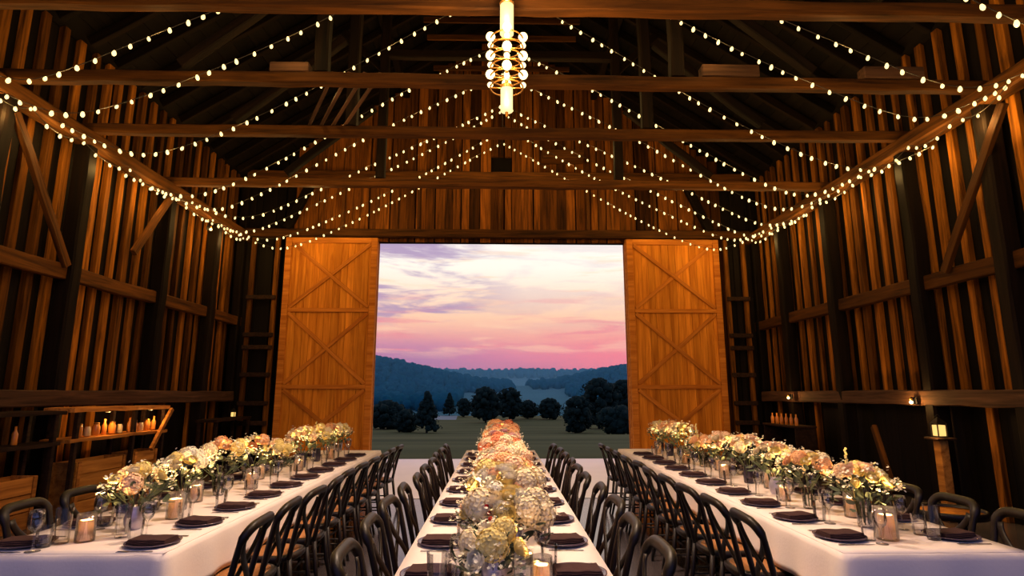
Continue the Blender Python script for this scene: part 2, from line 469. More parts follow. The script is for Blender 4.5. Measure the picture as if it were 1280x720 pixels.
# gable details
for i, (x, w) in enumerate([(-2.02, .3), (2.2, .24), (-3.9, .16), (3.9, .16), (.02, .12)]):
    timber('gable_stud', (x, YB - .10, 5.63), (x, YB - .10, 6.94), w, .07, ['broad pale stud on the gable boards left of the doorway centre', 'broad stud on the gable boards right of the doorway centre', 'narrow stud on the gable boards above the left sliding door', 'narrow stud on the gable boards above the right sliding door', 'thin upright batten directly below the dark loft vent'][i], 'stud', 'gable studs', mat='beam', roll=0)
pl = MB(); pl.box(1.05, 2.1, YB - .5, YB - .05, 7.42, 7.62, c=.01)
tag(pl.build('hay_shelf', MT['beam']), 'short pale plank box fixed to the gable boards right of the loft vent', 'shelf')
tag(MB().box(0, .75, 0, .16, 0, .17, c=.01).build('loose_plank', MT['rail'], None, (2.62, 6.78, 5.668), (0, 0, 0)), 'pale offcut of timber lying on the second tie beam, right of centre', 'plank', 'offcuts on the beams')
tag(MB().box(0, .8, 0, .16, 0, .17, c=.01).build('loose_plank', MT['rail'], None, (4.75, 6.78, 5.668), (0, 0, 0)), 'long offcut of timber on the second tie beam beside the right wall plate', 'plank', 'offcuts on the beams')
tag(MB().box(0, .5, 0, .14, 0, .13, c=.01).build('loose_plank', MT['rail'], None, (-2.95, 6.78, 5.668), (0, 0, 0)), 'small offcut of timber on the second tie beam, left of centre', 'plank', 'offcuts on the beams')
for i in range(4):
    timber('lath_pole', (-2.95 + .18 * i, 8.36, 5.69), (-2.15 + .2 * i, 6.85, 5.69), .045, .03, f'thin lath laid slantwise between the second and third tie beams, {ORD[i]} from the left wall' if i else 'thin lath laid slantwise between the second and third tie beams, closest to left wall', 'lath', 'laths laid across the beams', mat='rail', jit=.002)

# back wall bays beside the doors: studs and rungs
for sx in (-1, 1):
    s = side[sx]
    t = thing('wall_ladder', f'tall built-in ladder of dark rungs between the {s} sliding door and the corner', 'ladder', (0, 0, 0))
    xa, xb = (-6.02, -5.44) if sx < 0 else (5.62, 6.06)
    for x in (xa, xb):
        MB().box(x - .05, x + .05, YB - .2, YB - .1, 0, 5.4, c=.01).build('side_rail', MT['slat'], t)
    for z in (.5, .95, 1.4, 2.06, 2.7, 3.0, 3.9):
        MB().box(xa - .06, xb + .06, YB - .26, YB - .2, z - .05, z + .05, c=.008).build('rung', MT['shelfdark'], t)

# ------------------------------------------------------------------ sliding doors
def barn_door(n, x0, x1, label):
    z0, z1 = .04, 5.4
    yb, yf = YB - .10, YB - .16
    t = thing(f'door_{n}', label, None, (0, 0, 0)); t['kind'] = 'structure'
    mb = MB(); rg = random.Random(n)
    x = x0
    while x < x1 - .01:
        w = min(.17 + rg.uniform(-.015, .015), x1 - x)
        mb.box(x + .002, x + w - .002, yf, yb, z0, z1, c=.004); x += w
    mb.build('door_panel', MT['door'], t)
    yq = yf - .045
    w = .15
    def bar(name, x0, x1, z0, z1): MB().box(x0, x1, yq, yf, z0, z1, c=.008).build(name, MT['doorbrace'], t)
    bar('stile', x0, x0 + w, z0, z1); bar('stile', x1 - w, x1, z0, z1)
    zs = [z0, 1.78, 3.6, z1 - .01]
    for z in (z0, 1.78 - .05, 3.6 - .05, z1 - .14):
        bar('rail', x0 + w, x1 - w, z, z + (.14 if z in (z0,) or z > 5 else .1))
    for a, b in ((z0 + .14, 1.73), (1.83, 3.55), (3.65, z1 - .14)):
        for fl_ in (0, 1):
            p, q = Vector((x0 + w, 0, a)), Vector((x1 - w, 0, b))
            if fl_: p, q = Vector((x0 + w, 0, b)), Vector((x1 - w, 0, a))
            d = (q - p); L = d.length; ang = math.atan2(d.z, d.x)
            M = Matrix.Translation((p.x, yf - .02 - .012 * fl_, p.z)) @ Matrix.Rotation(-ang, 4, 'Y')
            o = MB().box(.03, L - .03, -.016, .016, -.045, .045, c=.006).build('cross_brace', MT['doorbrace'], t)
            o.matrix_local = M
    return t
barn_door(1, -5.24, -3.0, 'sliding barn door of pine boards with X braces, left of the opening')
barn_door(2, 3.14, 5.44, 'sliding barn door of pine boards with X braces, right of the opening')

# ------------------------------------------------------------------ bulbs on strings
bulb_me = MB()
bulb_me.lathe([(0, -.030), (.011, -.025), (.0185, -.013), (.0205, 0), (.017, .014), (.012, .024), (.010, .03)], 8)
BULB = bulb_me.mesh('bulb', MT['bulb'])

LPOW = 6.4
def strand(name, pts, label, group, spacing, rg, boost=1.0):
    """one thing: wire + bulbs"""
    root = thing(name, label, 'string lights', pts[0], 0, group)
    o = Vector(pts[0])
    P = [Vector(p) - o for p in pts]
    MB().tube(P, .005, 5).build('wire', MT['cable'], root)
    acc, nxt = 0.0, spacing * .5
    for i in range(len(P) - 1):
        a, b = P[i], P[i + 1]; L = (b - a).length
        while acc + L > nxt:
            p = a + (b - a) * ((nxt - acc) / L)
            s = rg.uniform(.85, 1.15)
            link('bulb', BULB, root, (p.x, p.y, p.z - .03), (rg.uniform(-.3, .3), rg.uniform(-.3, .3), 0), s)
            nxt += spacing * rg.uniform(.75, 1.25)
        acc += L
    m = max(2, int(acc / 1.15))
    for q in range(m):
        p = P[int((q + .5) / m * (len(P) - 1))]
        l = bpy.data.lights.new('bulb_light', 'POINT'); l.energy = boost * LPOW * acc / 7.0 * 6 / m; l.color = (1, .60, .17); l.shadow_soft_size = .03
        link('bulb_light', l, root, (p.x, p.y, p.z - .11))
    return root

STR_Y = [1.7, 3.3, 4.75, 5.85, 6.5, 7.75, 9.1, 9.9, 11.0, 11.65, 12.4, 13.3]  # nearest rows hang out of view, added to warm the near tables
rg = random.Random(21)
for i, y in enumerate(STR_Y):
    for sx in (-1, 1):
        sag, mn = rg.uniform(.4, .65), rg.uniform(5.0, 5.35)
        zmin = rg.uniform(4.78, 4.95) + (.1 if y > 10 else 0)
        ztop = 7.55 + rg.uniform(-.05, .15)
        kq = (ztop - zmin) / (sqrt(mn * mn + sag * sag) - sag)
        pts = []
        for j in range(41):
            u = 6.22 * (1 - j / 40)
            z = zmin + kq * (sqrt((mn - u) ** 2 + sag * sag) - sag)
            pts.append((.05 + sx * u, y + .10 * sin(j * .16 + i) - .05, z))
        strand('string_light', pts, f'swag of warm bulbs from the roof middle to the {side[sx]} wall, {ORD[i]} from the viewer', 'swags of warm bulbs', .19 if y < 8 else .175, rg)
for sx in (-1, 1):
    pts, x = [], (-6.12 if sx < 0 else 6.15)
    ends = [6.3, 7.1, 8.0, 9.1, 10.6, 12.0, 13.5]
    for a, b in zip(ends[:-1], ends[1:]):
        for j in range(8):
            q = j / 8; pts.append((x - sx * .05 * sin(q * pi), a + (b - a) * q, 5.30 - .16 * 4 * q * (1 - q)))
    pts.append((x, ends[-1], 5.34))
    strand('string_light', pts, f'garland of warm bulbs draped along the {side[sx]} wall plate', 'garlands along the wall plates', .27, rg, 2.2)
cb = MB(); cb.tube([(.05, 4.2, 7.66), (.05, 13.95, 7.66)], .008, 5)
tag(cb.build('hanging_cable', MT['cable']), 'straight cable under the roof middle from which the bulb swags hang', 'cable')

# ------------------------------------------------------------------ chandelier
CHP = 55.0
ch = thing('chandelier', 'tall tiered chandelier of glowing globes and frosted tubes hanging above the centre table', 'chandelier', (.06, 5.08, 0))
MB().tube([(0, 0, 5.4), (0, 0, 8.2)], .012, 8).build('hanging_rod', MT['iron'], ch)
MB().tube([(0, 0, 4.2), (0, 0, 5.42)], .015, 8).build('core_rod', MT['brass'], ch)
for nm, a, b, r in (('upper_tube', 5.06, 5.39, .066), ('lower_tube', 4.25, 4.50, .058)):
    MB().lathe([(.02, a), (r, a + .01), (r, b - .01), (.02, b)], 20).build(nm, MT['tube'], ch)
    MB().lathe([(.03, b), (r + .006, b), (r + .006, b + .018), (.02, b + .03)], 20).build('tube_cap', MT['brass'], ch)
for ti, z in enumerate((5.04, 4.95, 4.84, 4.74, 4.64, 4.53)):
    big = ti % 2 == 0
    rr = .158
    pr = [(rr - .006, z - .035), (rr + .006, z - .035), (rr + .006, z - .025), (rr - .006, z - .025), (rr - .006, z - .035)]
    MB().lathe(pr, 24, cap=False).build('tier_ring', MT['brass'], ch)
    for k_ in range(4):
        a = pi / 2 * k_
        q = MB(); q.tube([(0, 0, z - .03), (rr * cos(a), rr * sin(a), z - .03)], .006, 6)
        arm = q.build('arm', MT['brass'], ch)
        g = MB(); g.ball((0, 0, 0), .046 if big else .028, 10, 8)
        link('globe', g.mesh('globe', MT['chbulb']), ch, (rr * cos(a), rr * sin(a), z))

for z_ in (5.2, 4.95, 4.75, 4.55, 4.3):
    l = bpy.data.lights.new('globe_light', 'POINT'); l.energy = CHP; l.color = (1, .62, .25); l.shadow_soft_size = .06
    link('globe_light', l, ch, (0, -.2, z_))
l = bpy.data.lights.new('table_fill_light', 'SPOT'); l.energy = 560; l.color = (1, .72, .56); l.shadow_soft_size = .06; l.spot_size = radians(118); l.spot_blend = .7  # added fill spot that brightens the tabletops but spares walls and roof
link('table_fill_light', l, ch, (0, 0, 4.19))
fill_ch = copy_tree(ch, (.06, 2.55, 1.45), .4, 'added second tiered chandelier, out of view, lighting the near end of the centre table', 'tiered chandeliers')  # unseen copy added as warm fill for the near flowers and cloths
ch['group'] = 'tiered chandeliers'
for o_ in fill_ch.children:
    if o_.type == 'LIGHT':
        o_.data = o_.data.copy(); o_.data.energy = 360 if o_.data.type == 'SPOT' else 30
        if o_.data.type == 'SPOT': o_.data.spot_size = radians(92)
# ------------------------------------------------------------------ wall lamps
def wall_lamp(x, y, z, sx, label, pw=5.0):
    t = thing('wall_lamp', label, 'lamp', (x, y, z))
    MB().box(-.012, .012, -.05, .05, -.05, .05, c=.005).build('back_plate', MT['iron'], t, (sx * .03, 0, 0))
    MB().lathe([(.016, .0), (.02, .02), (.014, .05)], 12).build('socket', MT['brass'], t, (-sx * .03, 0, .0))
    MB().tube([(sx * .02, 0, .03), (-sx * .03, 0, .05)], .008, 6).build('bracket', MT['iron'], t)
    MB().ball((0, 0, 0), .026, 10, 8).build('bulb', MT['lamp'], t, (-sx * .03, 0, -.025))
    l = bpy.data.lights.new('lamp_light', 'POINT'); l.energy = pw; l.color = (1, .52, .14); l.shadow_soft_size = .03
    link('lamp_light', l, t, (-sx * .09, 0, -.02))
    return t
wall_lamp(-6.12, 11.85, 5.05, -1, 'small bare bulb lighting a slat high on the left wall under the garland', 14.0)
wall_lamp(6.06, 12.1, 1.56, 1, 'small bare bulb on the right rail near the far corner', 8.0)
wall_lamp(6.12, 8.55, 1.52, 1, 'small bare bulb on the right rail near the lantern', 18.0)

# ------------------------------------------------------------------ tables and cloths
TAB = {'left': (-2.92, -1.84, 3.42, 9.3), 'centre': (-.50, .55, 2.35, 9.25), 'right': (1.90, 2.94, 3.34, 9.45)}
TZ = .75
def cloth(name, x0, x1, y0, y1, label):
    rg = random.Random(len(name) + int(x0 * 10))
    o0 = Vector(((x0 + x1) / 2, (y0 + y1) / 2, 0))
    hx, hy = (x1 - x0) / 2, (y1 - y0) / 2
    nx, ny, drop, nd = 10, 60, .275, 7
    mb = MB(); vs, fs = [], []
    for j in range(ny + 1):
        for i in range(nx + 1):
            vs.append((-hx + 2 * hx * i / nx, -hy + 2 * hy * j / ny, TZ + .004 + .0015 * mnoise.noise(Vector((i * .7, j * .5, x0)))))
    for j in range(ny):
        for i in range(nx):
            a = j * (nx + 1) + i; fs.append((a, a + 1, a + nx + 2, a + nx + 1))
    mb.add(vs, fs, True)
    # hanging skirt: loop round the edge
    loop = []
    N = 4
    M_ = 260
    per = 4 * (hx + hy)
    for q in range(M_):
        s = per * q / M_
        for (Lx, a, b, n) in ((2 * hx, (-hx, -hy), (1, 0), (0, -1)), (2 * hy, (hx, -hy), (0, 1), (1, 0)), (2 * hx, (hx, hy), (-1, 0), (0, 1)), (2 * hy, (-hx, hy), (0, -1), (-1, 0))):
            if s <= Lx: break
            s -= Lx
        px, py = a[0] + b[0] * s, a[1] + b[1] * s
        # distance to nearest corner -> rounder normal and bigger fold
        dc = min(s, Lx - s)
        loop.append((px, py, n, dc, q))
    vs, fs = [], []
    for r in range(nd + 1):
        t = r / nd
        for (px, py, n, dc, q) in loop:
            fold = .012 * sin(q * .9) + .010 * mnoise.noise(Vector((q * .21, t * .6, x0)))
            corner = .05 * math.exp(-(dc / .07) ** 2)
            off = .006 * min(1, t * 6) + t * (.012 + fold * .9 + corner)
            z = TZ + .004 - drop * t - .02 * math.exp(-(dc / .07) ** 2) * t
            vs.append((px + n[0] * off, py + n[1] * off, z))
    for r in range(nd):
        for q in range(M_):
            a, b = r * M_ + q, r * M_ + (q + 1) % M_
            fs.append((a, a + M_, b + M_, b))
    mb.add(vs, fs, True)
    o = mb.build('tablecloth', MT['cloth'], None, o0)
    tag(o, label, 'tablecloth', 'white tablecloths')
    so = o.modifiers.new('thick', 'SOLIDIFY'); so.thickness = .003; so.offset = 1

def table(x0, x1, y0, y1, label):
    t = thing('banquet_table', label, 'table', ((x0 + x1) / 2, (y0 + y1) / 2, 0), 0, 'long banquet tables')
    hx, hy = (x1 - x0) / 2 - .008, (y1 - y0) / 2 - .008
    MB().box(-hx, hx, -hy, hy, TZ - .03, TZ, c=.006).build('tabletop', MT['shelf'], t)
    for fx in (-.19, .19):
        for k_ in range(4):
            yy = -hy + .25 + (2 * hy - .5) * k_ / 3
            MB().tube([(fx * hx * 2, yy, 0), (fx * hx * 2, yy, TZ - .03)], .018, 8).build('leg', MT['iron'], t)
for s, (x0, x1, y0, y1) in TAB.items():
    lab = {'left': 'beside the shelves', 'centre': 'facing the open doorway', 'right': 'beside the lantern wall'}[s]
    table(x0, x1, y0, y1, f'long {s} banquet table under a white cloth, {lab}')
    cloth('cloth_' + s, x0, x1, y0, y1, f'white linen cloth hanging over the long {s} table {lab}')

# ------------------------------------------------------------------ chairs (cross-back, bentwood)
def make_chair():
    t = thing('crossback_chair', '', 'chair')
    sh = .455
    # seat outline
    def outline(off, z):
        pts = []
        for k_ in range(28):
            a = 2 * pi * k_ / 28
            ca, sa = cos(a), sin(a)
            w = .205 + .015 * sa
            px = (w + off) * (abs(ca) ** .62) * (1 if ca >= 0 else -1)
            py = (.20 + off) * (abs(sa) ** .62) * (1 if sa >= 0 else -1)
            pts.append((px, py, z))
        return pts
    def slab(z0, z1, off0, off1, dome=0.0):
        mb = MB(); vs = outline(off0, z0) + outline(off1, z0 + (z1 - z0) * .3) + outline(off1, z1 - (z1 - z0) * .2) + outline(off0 - .008, z1)
        n = 28; fs = [tuple(range(n - 1, -1, -1))]
        for r in range(3):
            for k_ in range(n):
                a, b = r * n + k_, r * n + (k_ + 1) % n
                fs.append((a, b, b + n, a + n))
        vs.append((0, 0, z1 - dome)); c = len(vs) - 1
        for k_ in range(n): fs.append((3 * n + k_, 3 * n + (k_ + 1) % n, c))
        return mb.add(vs, fs, True)
    slab(sh - .045, sh, -.006, 0).build('seat_frame', MT['chair'], t)
    slab(sh - .02, sh + .006, -.04, -.034, -.004).build('seat', MT['rattan'], t)
    # front legs
    for sx in (-1, 1):
        MB().tube([(.165 * sx, .165, sh - .03), (.175 * sx, .178, .2), (.18 * sx, .19, 0)], [.019, .017, .012], 10).build('leg', MT['chair'], t)
        MB().tube([(.172 * sx, -.17, sh - .01), (.18 * sx, -.20, .2), (.19 * sx, -.245, 0)], [.018, .017, .013], 10).build('leg', MT['chair'], t)
    # bent back frame: an inverted U
    pts = []
    def bk(u):  # lean backwards with height
        return -.17 - .085 * u - .02 * u * u
    H0, H1 = sh - .02, .885
    for k_ in range(9):
        u = k_ / 8 * .80; pts.append((-(.172 + .03 * u), bk(u), H0 + (H1 - H0) * u))
    for k_ in range(1, 14):
        a = pi * (1 - k_ / 14)
        c_, s_ = cos(a), sin(a)
        pts.append((.197 * (abs(c_) ** .42) * (1 if c_ > 0 else -1), bk(.80 + .2 * s_ ** .7) - .025 * s_, H0 + (H1 - H0) * (.80 + .20 * s_ ** .7)))
    for k_ in range(8, -1, -1):
        u = k_ / 8 * .80; pts.append(((.172 + .03 * u), bk(u), H0 + (H1 - H0) * u))
    MB().tube(pts, [.0225 + .010 * (1 if 9 <= i_ <= 21 else 0) for i_ in range(len(pts))], 10, sq=(1.0, .8)).build('back_frame', MT['chair'], t)
    # crossing slats
    for sx in (-1, 1):
        q = []
        for k_ in range(13):
            u = k_ / 12
            x = sx * (.165 - .33 * u) * (1 - .25 * sin(pi * u)) if False else sx * (.150 * cos(pi * u) * (1.0 - .0 * u))
            zz = H0 + .02 + (H1 - H0 - .09) * u
            q.append((x, bk((zz - H0) / (H1 - H0)) - .006 * sx, zz))
        MB().tube(q, .024, 8, sq=(.4, 1.15), up=(0, 1, 0)).build('cross_slat', MT['chair'], t)
    # stretchers
    for sx in (-1, 1):
        MB().tube([(.178 * sx, .18, .2), (.182 * sx, -.2, .2)], .009, 8).build('stretcher', MT['chair'], t)
    MB().tube([(-.178, 0, .2), (.178, 0, .2)], .009, 8).build('stretcher', MT['chair'], t)
    return t
CH = make_chair(); first = [True]
rgc = random.Random(5)
def place_chair(x, y, rz, label, group):
    if first[0]:
        first[0] = False
        CH.location = (x, y, 0); CH.rotation_euler = (0, 0, rz); tag(CH, label, None, group); return CH
    return copy_tree(CH, (x, y, 0), rz, label, group)
NS = 10
def seats_y(s): return [{'left': 3.62, 'centre': 2.98, 'right': 3.68}[s] + k_ * ({'left': .535, 'centre': .617, 'right': .54}[s]) for k_ in range(NS)]
for s in ('left', 'centre', 'right'):
    x0, x1, y0, y1 = TAB[s]
    for sd in (-1, 1):
        inner = {'left': 1, 'right': -1, 'centre': 0}[s]
        out = {'centre': -.04}.get(s, .13 if sd == inner else .0)
        for k_, y in enumerate(seats_y(s)):
            x = (x0 - out) if sd < 0 else (x1 + out)
            rz = (-pi / 2 if sd < 0 else pi / 2) + rgc.uniform(-.06, .06)
            where = {('left', -1): 'wall side of the left table', ('left', 1): 'aisle side of the left table', ('centre', -1): 'left side of the centre table', ('centre', 1): 'right side of the centre table', ('right', -1): 'aisle side of the right table', ('right', 1): 'wall side of the right table'}[(s, sd)]
            place_chair(x + rgc.uniform(-.02, .02), y + rgc.uniform(-.02, .02), rz, f'dark bentwood crossback chair, {ORD[k_]} on the {where}', f'crossback chairs on the {where}')

# ------------------------------------------------------------------ place settings
def make_charger():
    t = MB().lathe([(.0, .004), (.085, .004), (.095, .001), (.10, .0), (.14, .010), (.15, .016), (.149, .019), (.138, .014), (.10, .007), (.0, .007)], 32)
    return t.mesh('charger_plate', MT['charger'])
CHG = make_charger()
def make_napkin():
    mb = MB(); n = 14
    # folded napkin: three stacked folds with rounded long edges
    for q, (w, l, z) in enumerate(((.072, .115, .0), (.068, .112, .009), (.063, .108, .018))):
        prof = [(-w, .0), (-w - .004, .004), (-w, .008), (w, .008), (w + .003, .004), (w, .0)]
        vs, fs = [], []
        for j in range(n + 1):
            y = -l + 2 * l * j / n
            for (px, pz) in prof: vs.append((px + .002 * sin(j * 1.3 + q), y, z + pz + .0012 * sin(j * .9 + px * 40)))
        for j in range(n):
            for k_ in range(6):
                a, b = j * 6 + k_, j * 6 + (k_ + 1) % 6
                fs.append((a, b, b + 6, a + 6))
        fs += [tuple(range(6)), tuple(n * 6 + k_ for k_ in range(5, -1, -1))]
        mb.add(vs, fs, False)
    return mb.mesh('folded_napkin', MT['napkin'])
NAP = make_napkin()
def make_fork():
    mb = MB(); mb.box(-.006, .006, -.10, .03, 0, .004, c=.001); mb.box(-.012, .012, .03, .055, 0, .004, c=.001)
    for k_ in range(4): mb.box(-.012 + .0066 * k_, -.012 + .0066 * k_ + .0038, .05, .095, .0005, .0035)
    return mb.mesh('fork', MT['steel'])
def make_knife():
    mb = MB(); mb.box(-.007, .007, -.11, -.01, 0, .006, c=.002)
    mb.add([(-.008, -.012, 0), (.009, -.012, 0), (.009, .07, 0), (-.004, .11, 0), (-.008, .08, 0), (-.008, -.012, .003), (.009, -.012, .003), (.009, .07, .003), (-.004, .11, .003), (-.008, .08, .003)],
           [(4, 3, 2, 1, 0), (5, 6, 7, 8, 9)] + [(a, (a + 1) % 5, (a + 1) % 5 + 5, a + 5) for a in range(5)])
    return mb.mesh('table_knife', MT['steel'])
FORK, KNIFE = make_fork(), make_knife()
def make_wineglass():
    p = [(.0, 0), (.036, 0), (.036, .003), (.006, .008), (.0045, .02), (.0045, .085), (.010, .095), (.032, .118), (.040, .145), (.038, .185), (.033, .212), (.031, .212), (.036, .185), (.038, .146), (.030, .121), (.0, .1)]
    return MB().lathe(p, 18).mesh('wine_glass', MT['glass'])
def make_tumbler():
    p = [(.0, 0), (.033, 0), (.036, .004), (.040, .06), (.043, .125), (.0405, .125), (.037, .06), (.032, .012), (.0, .012)]
    return MB().lathe(p, 12, smooth=False).mesh('tumbler', MT['glass'])
WINE, TUMB = make_wineglass(), make_tumbler()
DZ = TZ + .0085
for s in ('left', 'centre', 'right'):
    x0, x1, y0, y1 = TAB[s]
    for sd in (-1, 1):
        where = {('left', -1): 'wall side of the left table', ('left', 1): 'aisle side of the left table', ('centre', -1): 'left side of the centre table', ('centre', 1): 'right side of the centre table', ('right', -1): 'aisle side of the right table', ('right', 1): 'wall side of the right table'}[(s, sd)]
        for k_, y in enumerate(seats_y(s)):
            xe = x0 if sd < 0 else x1
            inx = -sd
            px = xe + inx * .175
            rz = (-pi / 2 if sd < 0 else pi / 2)
            o = link('charger_plate', CHG, None, (px, y, DZ)); tag(o, f'dark slate charger plate, {ORD[k_]} place on the {where}', 'plate', 'dark charger plates')
            o = link('folded_napkin', NAP, None, (px + rgc.uniform(-.01, .01), y, DZ + .0105), (0, 0, rz + pi / 2 * 0 + rgc.uniform(-.25, .25)))
            tag(o, f'folded taupe napkin on the charger at the {ORD[k_]} place, {where}', 'napkin', 'folded napkins')
            fy = y + .178 * (1 if sd < 0 else -1); ky = y - .178 * (1 if sd < 0 else -1)
            o = link('fork', FORK, None, (px + inx * .0, fy, DZ), (0, 0, rz)); tag(o, f'steel fork beside the charger at the {ORD[k_]} place, {where}', 'fork', 'steel forks')
            o = link('table_knife', KNIFE, None, (px + inx * .0, ky, DZ), (0, 0, rz)); tag(o, f'steel knife beside the charger at the {ORD[k_]} place, {where}', 'knife', 'steel knives')
            gx = xe + inx * (.335 if s != 'centre' else .315)
            o = link('wine_glass', WINE, None, (gx, ky + .02, DZ), None, rgc.uniform(.92, 1.05)); tag(o, f'clear stemmed wine glass above the {ORD[k_]} place on the {where}', 'glass', 'stemmed wine glasses')
            o = link('tumbler', TUMB, None, (gx - inx * .015, ky + .115 * (1 if sd < 0 else -1), DZ), (0, 0, rgc.uniform(0, 1))); tag(o, f'clear faceted water tumbler above the {ORD[k_]} place on the {where}', 'glass', 'water tumblers')

# ------------------------------------------------------------------ flowers
def petal(mb, M, w, l, cup, n=3, mrow=4, m=0):
    """petal growing along +y from origin, cupped upward"""
    vs, fs = [], []
    for j in range(mrow + 1):
        v = j / mrow
        ww = w * (sin(pi * (.12 + .80 * v)) ** .7)
        for i in range(n + 1):
            u = i / n * 2 - 1
            ang = cup * v
            y = l * (sin(ang) / cup if cup > .01 else v)
            z = l * ((1 - cos(ang)) / cup if cup > .01 else 0)
            vs.append((u * ww, y - .12 * l * u * u * v, z + .22 * ww * u * u))
    for j in range(mrow):
        for i in range(n):
            a = j * (n + 1) + i; fs.append((a, a + 1, a + n + 2, a + n + 1))
    mb.add(vs, fs, True, m, M)
def rose_mesh(name, mat, seed, layers=6):
    rg = random.Random(seed); mb = MB()
    mb.ball((0, 0, .012), .018, 8, 6)
    for L in range(layers):
        k_ = 4 + L // 2
        f = L / (layers - 1)
        for j in range(k_):
            a = 2 * pi * (j + .5 * (L % 2) + .13 * L) / k_ + rg.uniform(-.12, .12)
            tilt = radians(84 - 50 * f) + rg.uniform(-.08, .08)
            M = Matrix.Rotation(a, 4, 'Z') @ Matrix.Translation((0, .006 + .013 * f, -.012 * f)) @ Matrix.Rotation(tilt, 4, 'X')
            petal(mb, M, .022 + .014 * f, .036 + .018 * f, .9 - .2 * f)
    return mb.mesh(name, mat)
def hydrangea_mesh(name, mat, seed, n=150):
    rg = random.Random(seed); mb = MB()
    R = .062
    mb.ball((0, 0, 0), R * .80, 12, 9)
    for i in range(n):
        z = 1 - 1.75 * (i + .5) / n; a = i * 2.39996
        d = Vector((sqrt(max(0, 1 - z * z)) * cos(a), sqrt(max(0, 1 - z * z)) * sin(a), z))
        q = d.to_track_quat('Z', 'Y').to_matrix().to_4x4()
        M0 = Matrix.Translation(d * R * rg.uniform(.90, 1.14)) @ q @ Matrix.Rotation(rg.uniform(0, 1.6), 4, 'Z')
        for p in range(4):
            M = M0 @ Matrix.Rotation(pi / 2 * p, 4, 'Z') @ Matrix.Rotation(.25, 4, 'X')
            s = rg.uniform(.0075, .0100)
            mb.add([(0, 0, .001), (s * .75, s * .7, .002), (0, s * 1.5, .001), (-s * .75, s * .7, .002)], [(0, 1, 2, 3)], False, 0, M)
    return mb.mesh(name, mat)
def berry_mesh(name, mat, seed):
    rg = random.Random(seed); mb = MB()
    for i in range(16):
        mb.ball((rg.gauss(0, .02), rg.gauss(0, .02), rg.gauss(0, .014)), .009, 6, 5)
    return mb.mesh(name, mat)
def foliage_mesh(name, rx, ry, z0, z1, n, seed, L=.06):
    rg = random.Random(seed); mb = MB()
    for i in range(n):
        a = rg.uniform(0, 2 * pi); r = rg.uniform(.35, 1.12); z = rg.uniform(z0, z1)
        x, y = rx * r * cos(a), ry * r * sin(a)
        M = Matrix.Translation((x, y, z)) @ Matrix.Rotation(a - pi / 2 + rg.uniform(-.8, .8), 4, 'Z') @ Matrix.Rotation(rg.uniform(-.5, .9), 4, 'X') @ Matrix.Rotation(rg.uniform(-.6, .6), 4, 'Y')
        petal(mb, M, L * rg.uniform(.22, .38), L * rg.uniform(.7, 1.3), .5, 2, 3)
    return mb.mesh(name, MT['leaf'])
FC = {'cream': srgb(252, 230, 186), 'white': srgb(254, 240, 212), 'blush': srgb(244, 202, 162), 'peach': srgb(242, 182, 128), 'coral': srgb(232, 138, 96), 'butter': srgb(246, 222, 140), 'mauve': srgb(214, 158, 156), 'red': srgb(214, 44, 38), 'plum': srgb(92, 40, 52)}
FM = {k_: plain('petal_' + k_, v, .75, var=.10, scale=40, spec=.15) for k_, v in FC.items()}
BLOOM = {}
for c in ('cream', 'white', 'blush', 'peach', 'coral', 'butter', 'mauve', 'plum'):
    BLOOM[('rose', c)] = rose_mesh(f'rose_{c}', FM[c], hash(c) & 255 if False else len(c) * 7 + ord(c[0]))
    BLOOM[('hydrangea', c)] = hydrangea_mesh(f'hydrangea_{c}', FM[c], len(c) * 5 + ord(c[1]))
BLOOM[('berry', 'red')] = berry_mesh('berry_red', FM['red'], 2)
BLOOM[('berry', 'cream')] = berry_mesh('berry_cream', FM['cream'], 3)
VASES = [MB().lathe([(0, 0), (.046, 0), (.050, .01), (.052, .08), (.047, .15), (.050, .165), (.046, .165), (.043, .15), (.046, .08), (0, .02)], 20).mesh('vase', MT['vase']),
         MB().lathe([(0, 0), (.040, 0), (.055, .03), (.060, .07), (.048, .115), (.042, .13), (.048, .145), (.044, .145), (.038, .13), (0, .03)], 20).mesh('vase', MT['vase2'])]
GVASE = MB().lathe([(0, 0), (.040, 0), (.043, .005), (.047, .09), (.050, .17), (.0475, .17), (.0445, .09), (.040, .012), (0, .012)], 14, smooth=False).mesh('vase', MT['glass'])
FOL = {}
for s, (rx, ry) in {'centre': (.21, .245), 'side': (.15, .22)}.items():
    FOL[s] = [foliage_mesh('foliage', rx, ry, .13, .30, 90 if s == 'centre' else 64, q) for q in (1, 2, 3)]
def stems():
    mb = MB(); rg = random.Random(4)
    for i in range(8):
        a = i * .8; mb.tube([(.02 * cos(a), .02 * sin(a), .02), (.03 * cos(a), .03 * sin(a), .16), (.09 * cos(a), .1 * sin(a), .27)], .003, 5)
    return mb.mesh('stem', MT['stem'])
STEM = stems()
def filler_mesh(rx, ry, seed, n):
    rg = random.Random(seed); mb = MB()
    for i in range(n):
        zz = rg.uniform(-.25, 1); a = rg.uniform(0, 2 * pi); rr = sqrt(max(0, 1 - zz * zz)) * rg.uniform(.95, 1.25)
        c = Vector((rr * cos(a) * rx, rr * sin(a) * ry, zz * .12 + rg.uniform(0, .03)))
        for q in range(3):
            M = Matrix.Translation(c + Vector((rg.gauss(0, .008), rg.gauss(0, .008), rg.gauss(0, .008)))) @ Matrix.Rotation(rg.uniform(0, 6), 4, 'Z') @ Matrix.Rotation(rg.uniform(-1, 1), 4, 'X')
            for p_ in range(5):
                mb.add([(0, 0, 0), (.0035, .006, .001), (0, .0105, .002), (-.0035, .006, .001)], [(0, 1, 2, 3)], False, 0, M @ Matrix.Rotation(p_ * 1.2566, 4, 'Z'))
    return mb.mesh('filler_blossom', FM['white'])
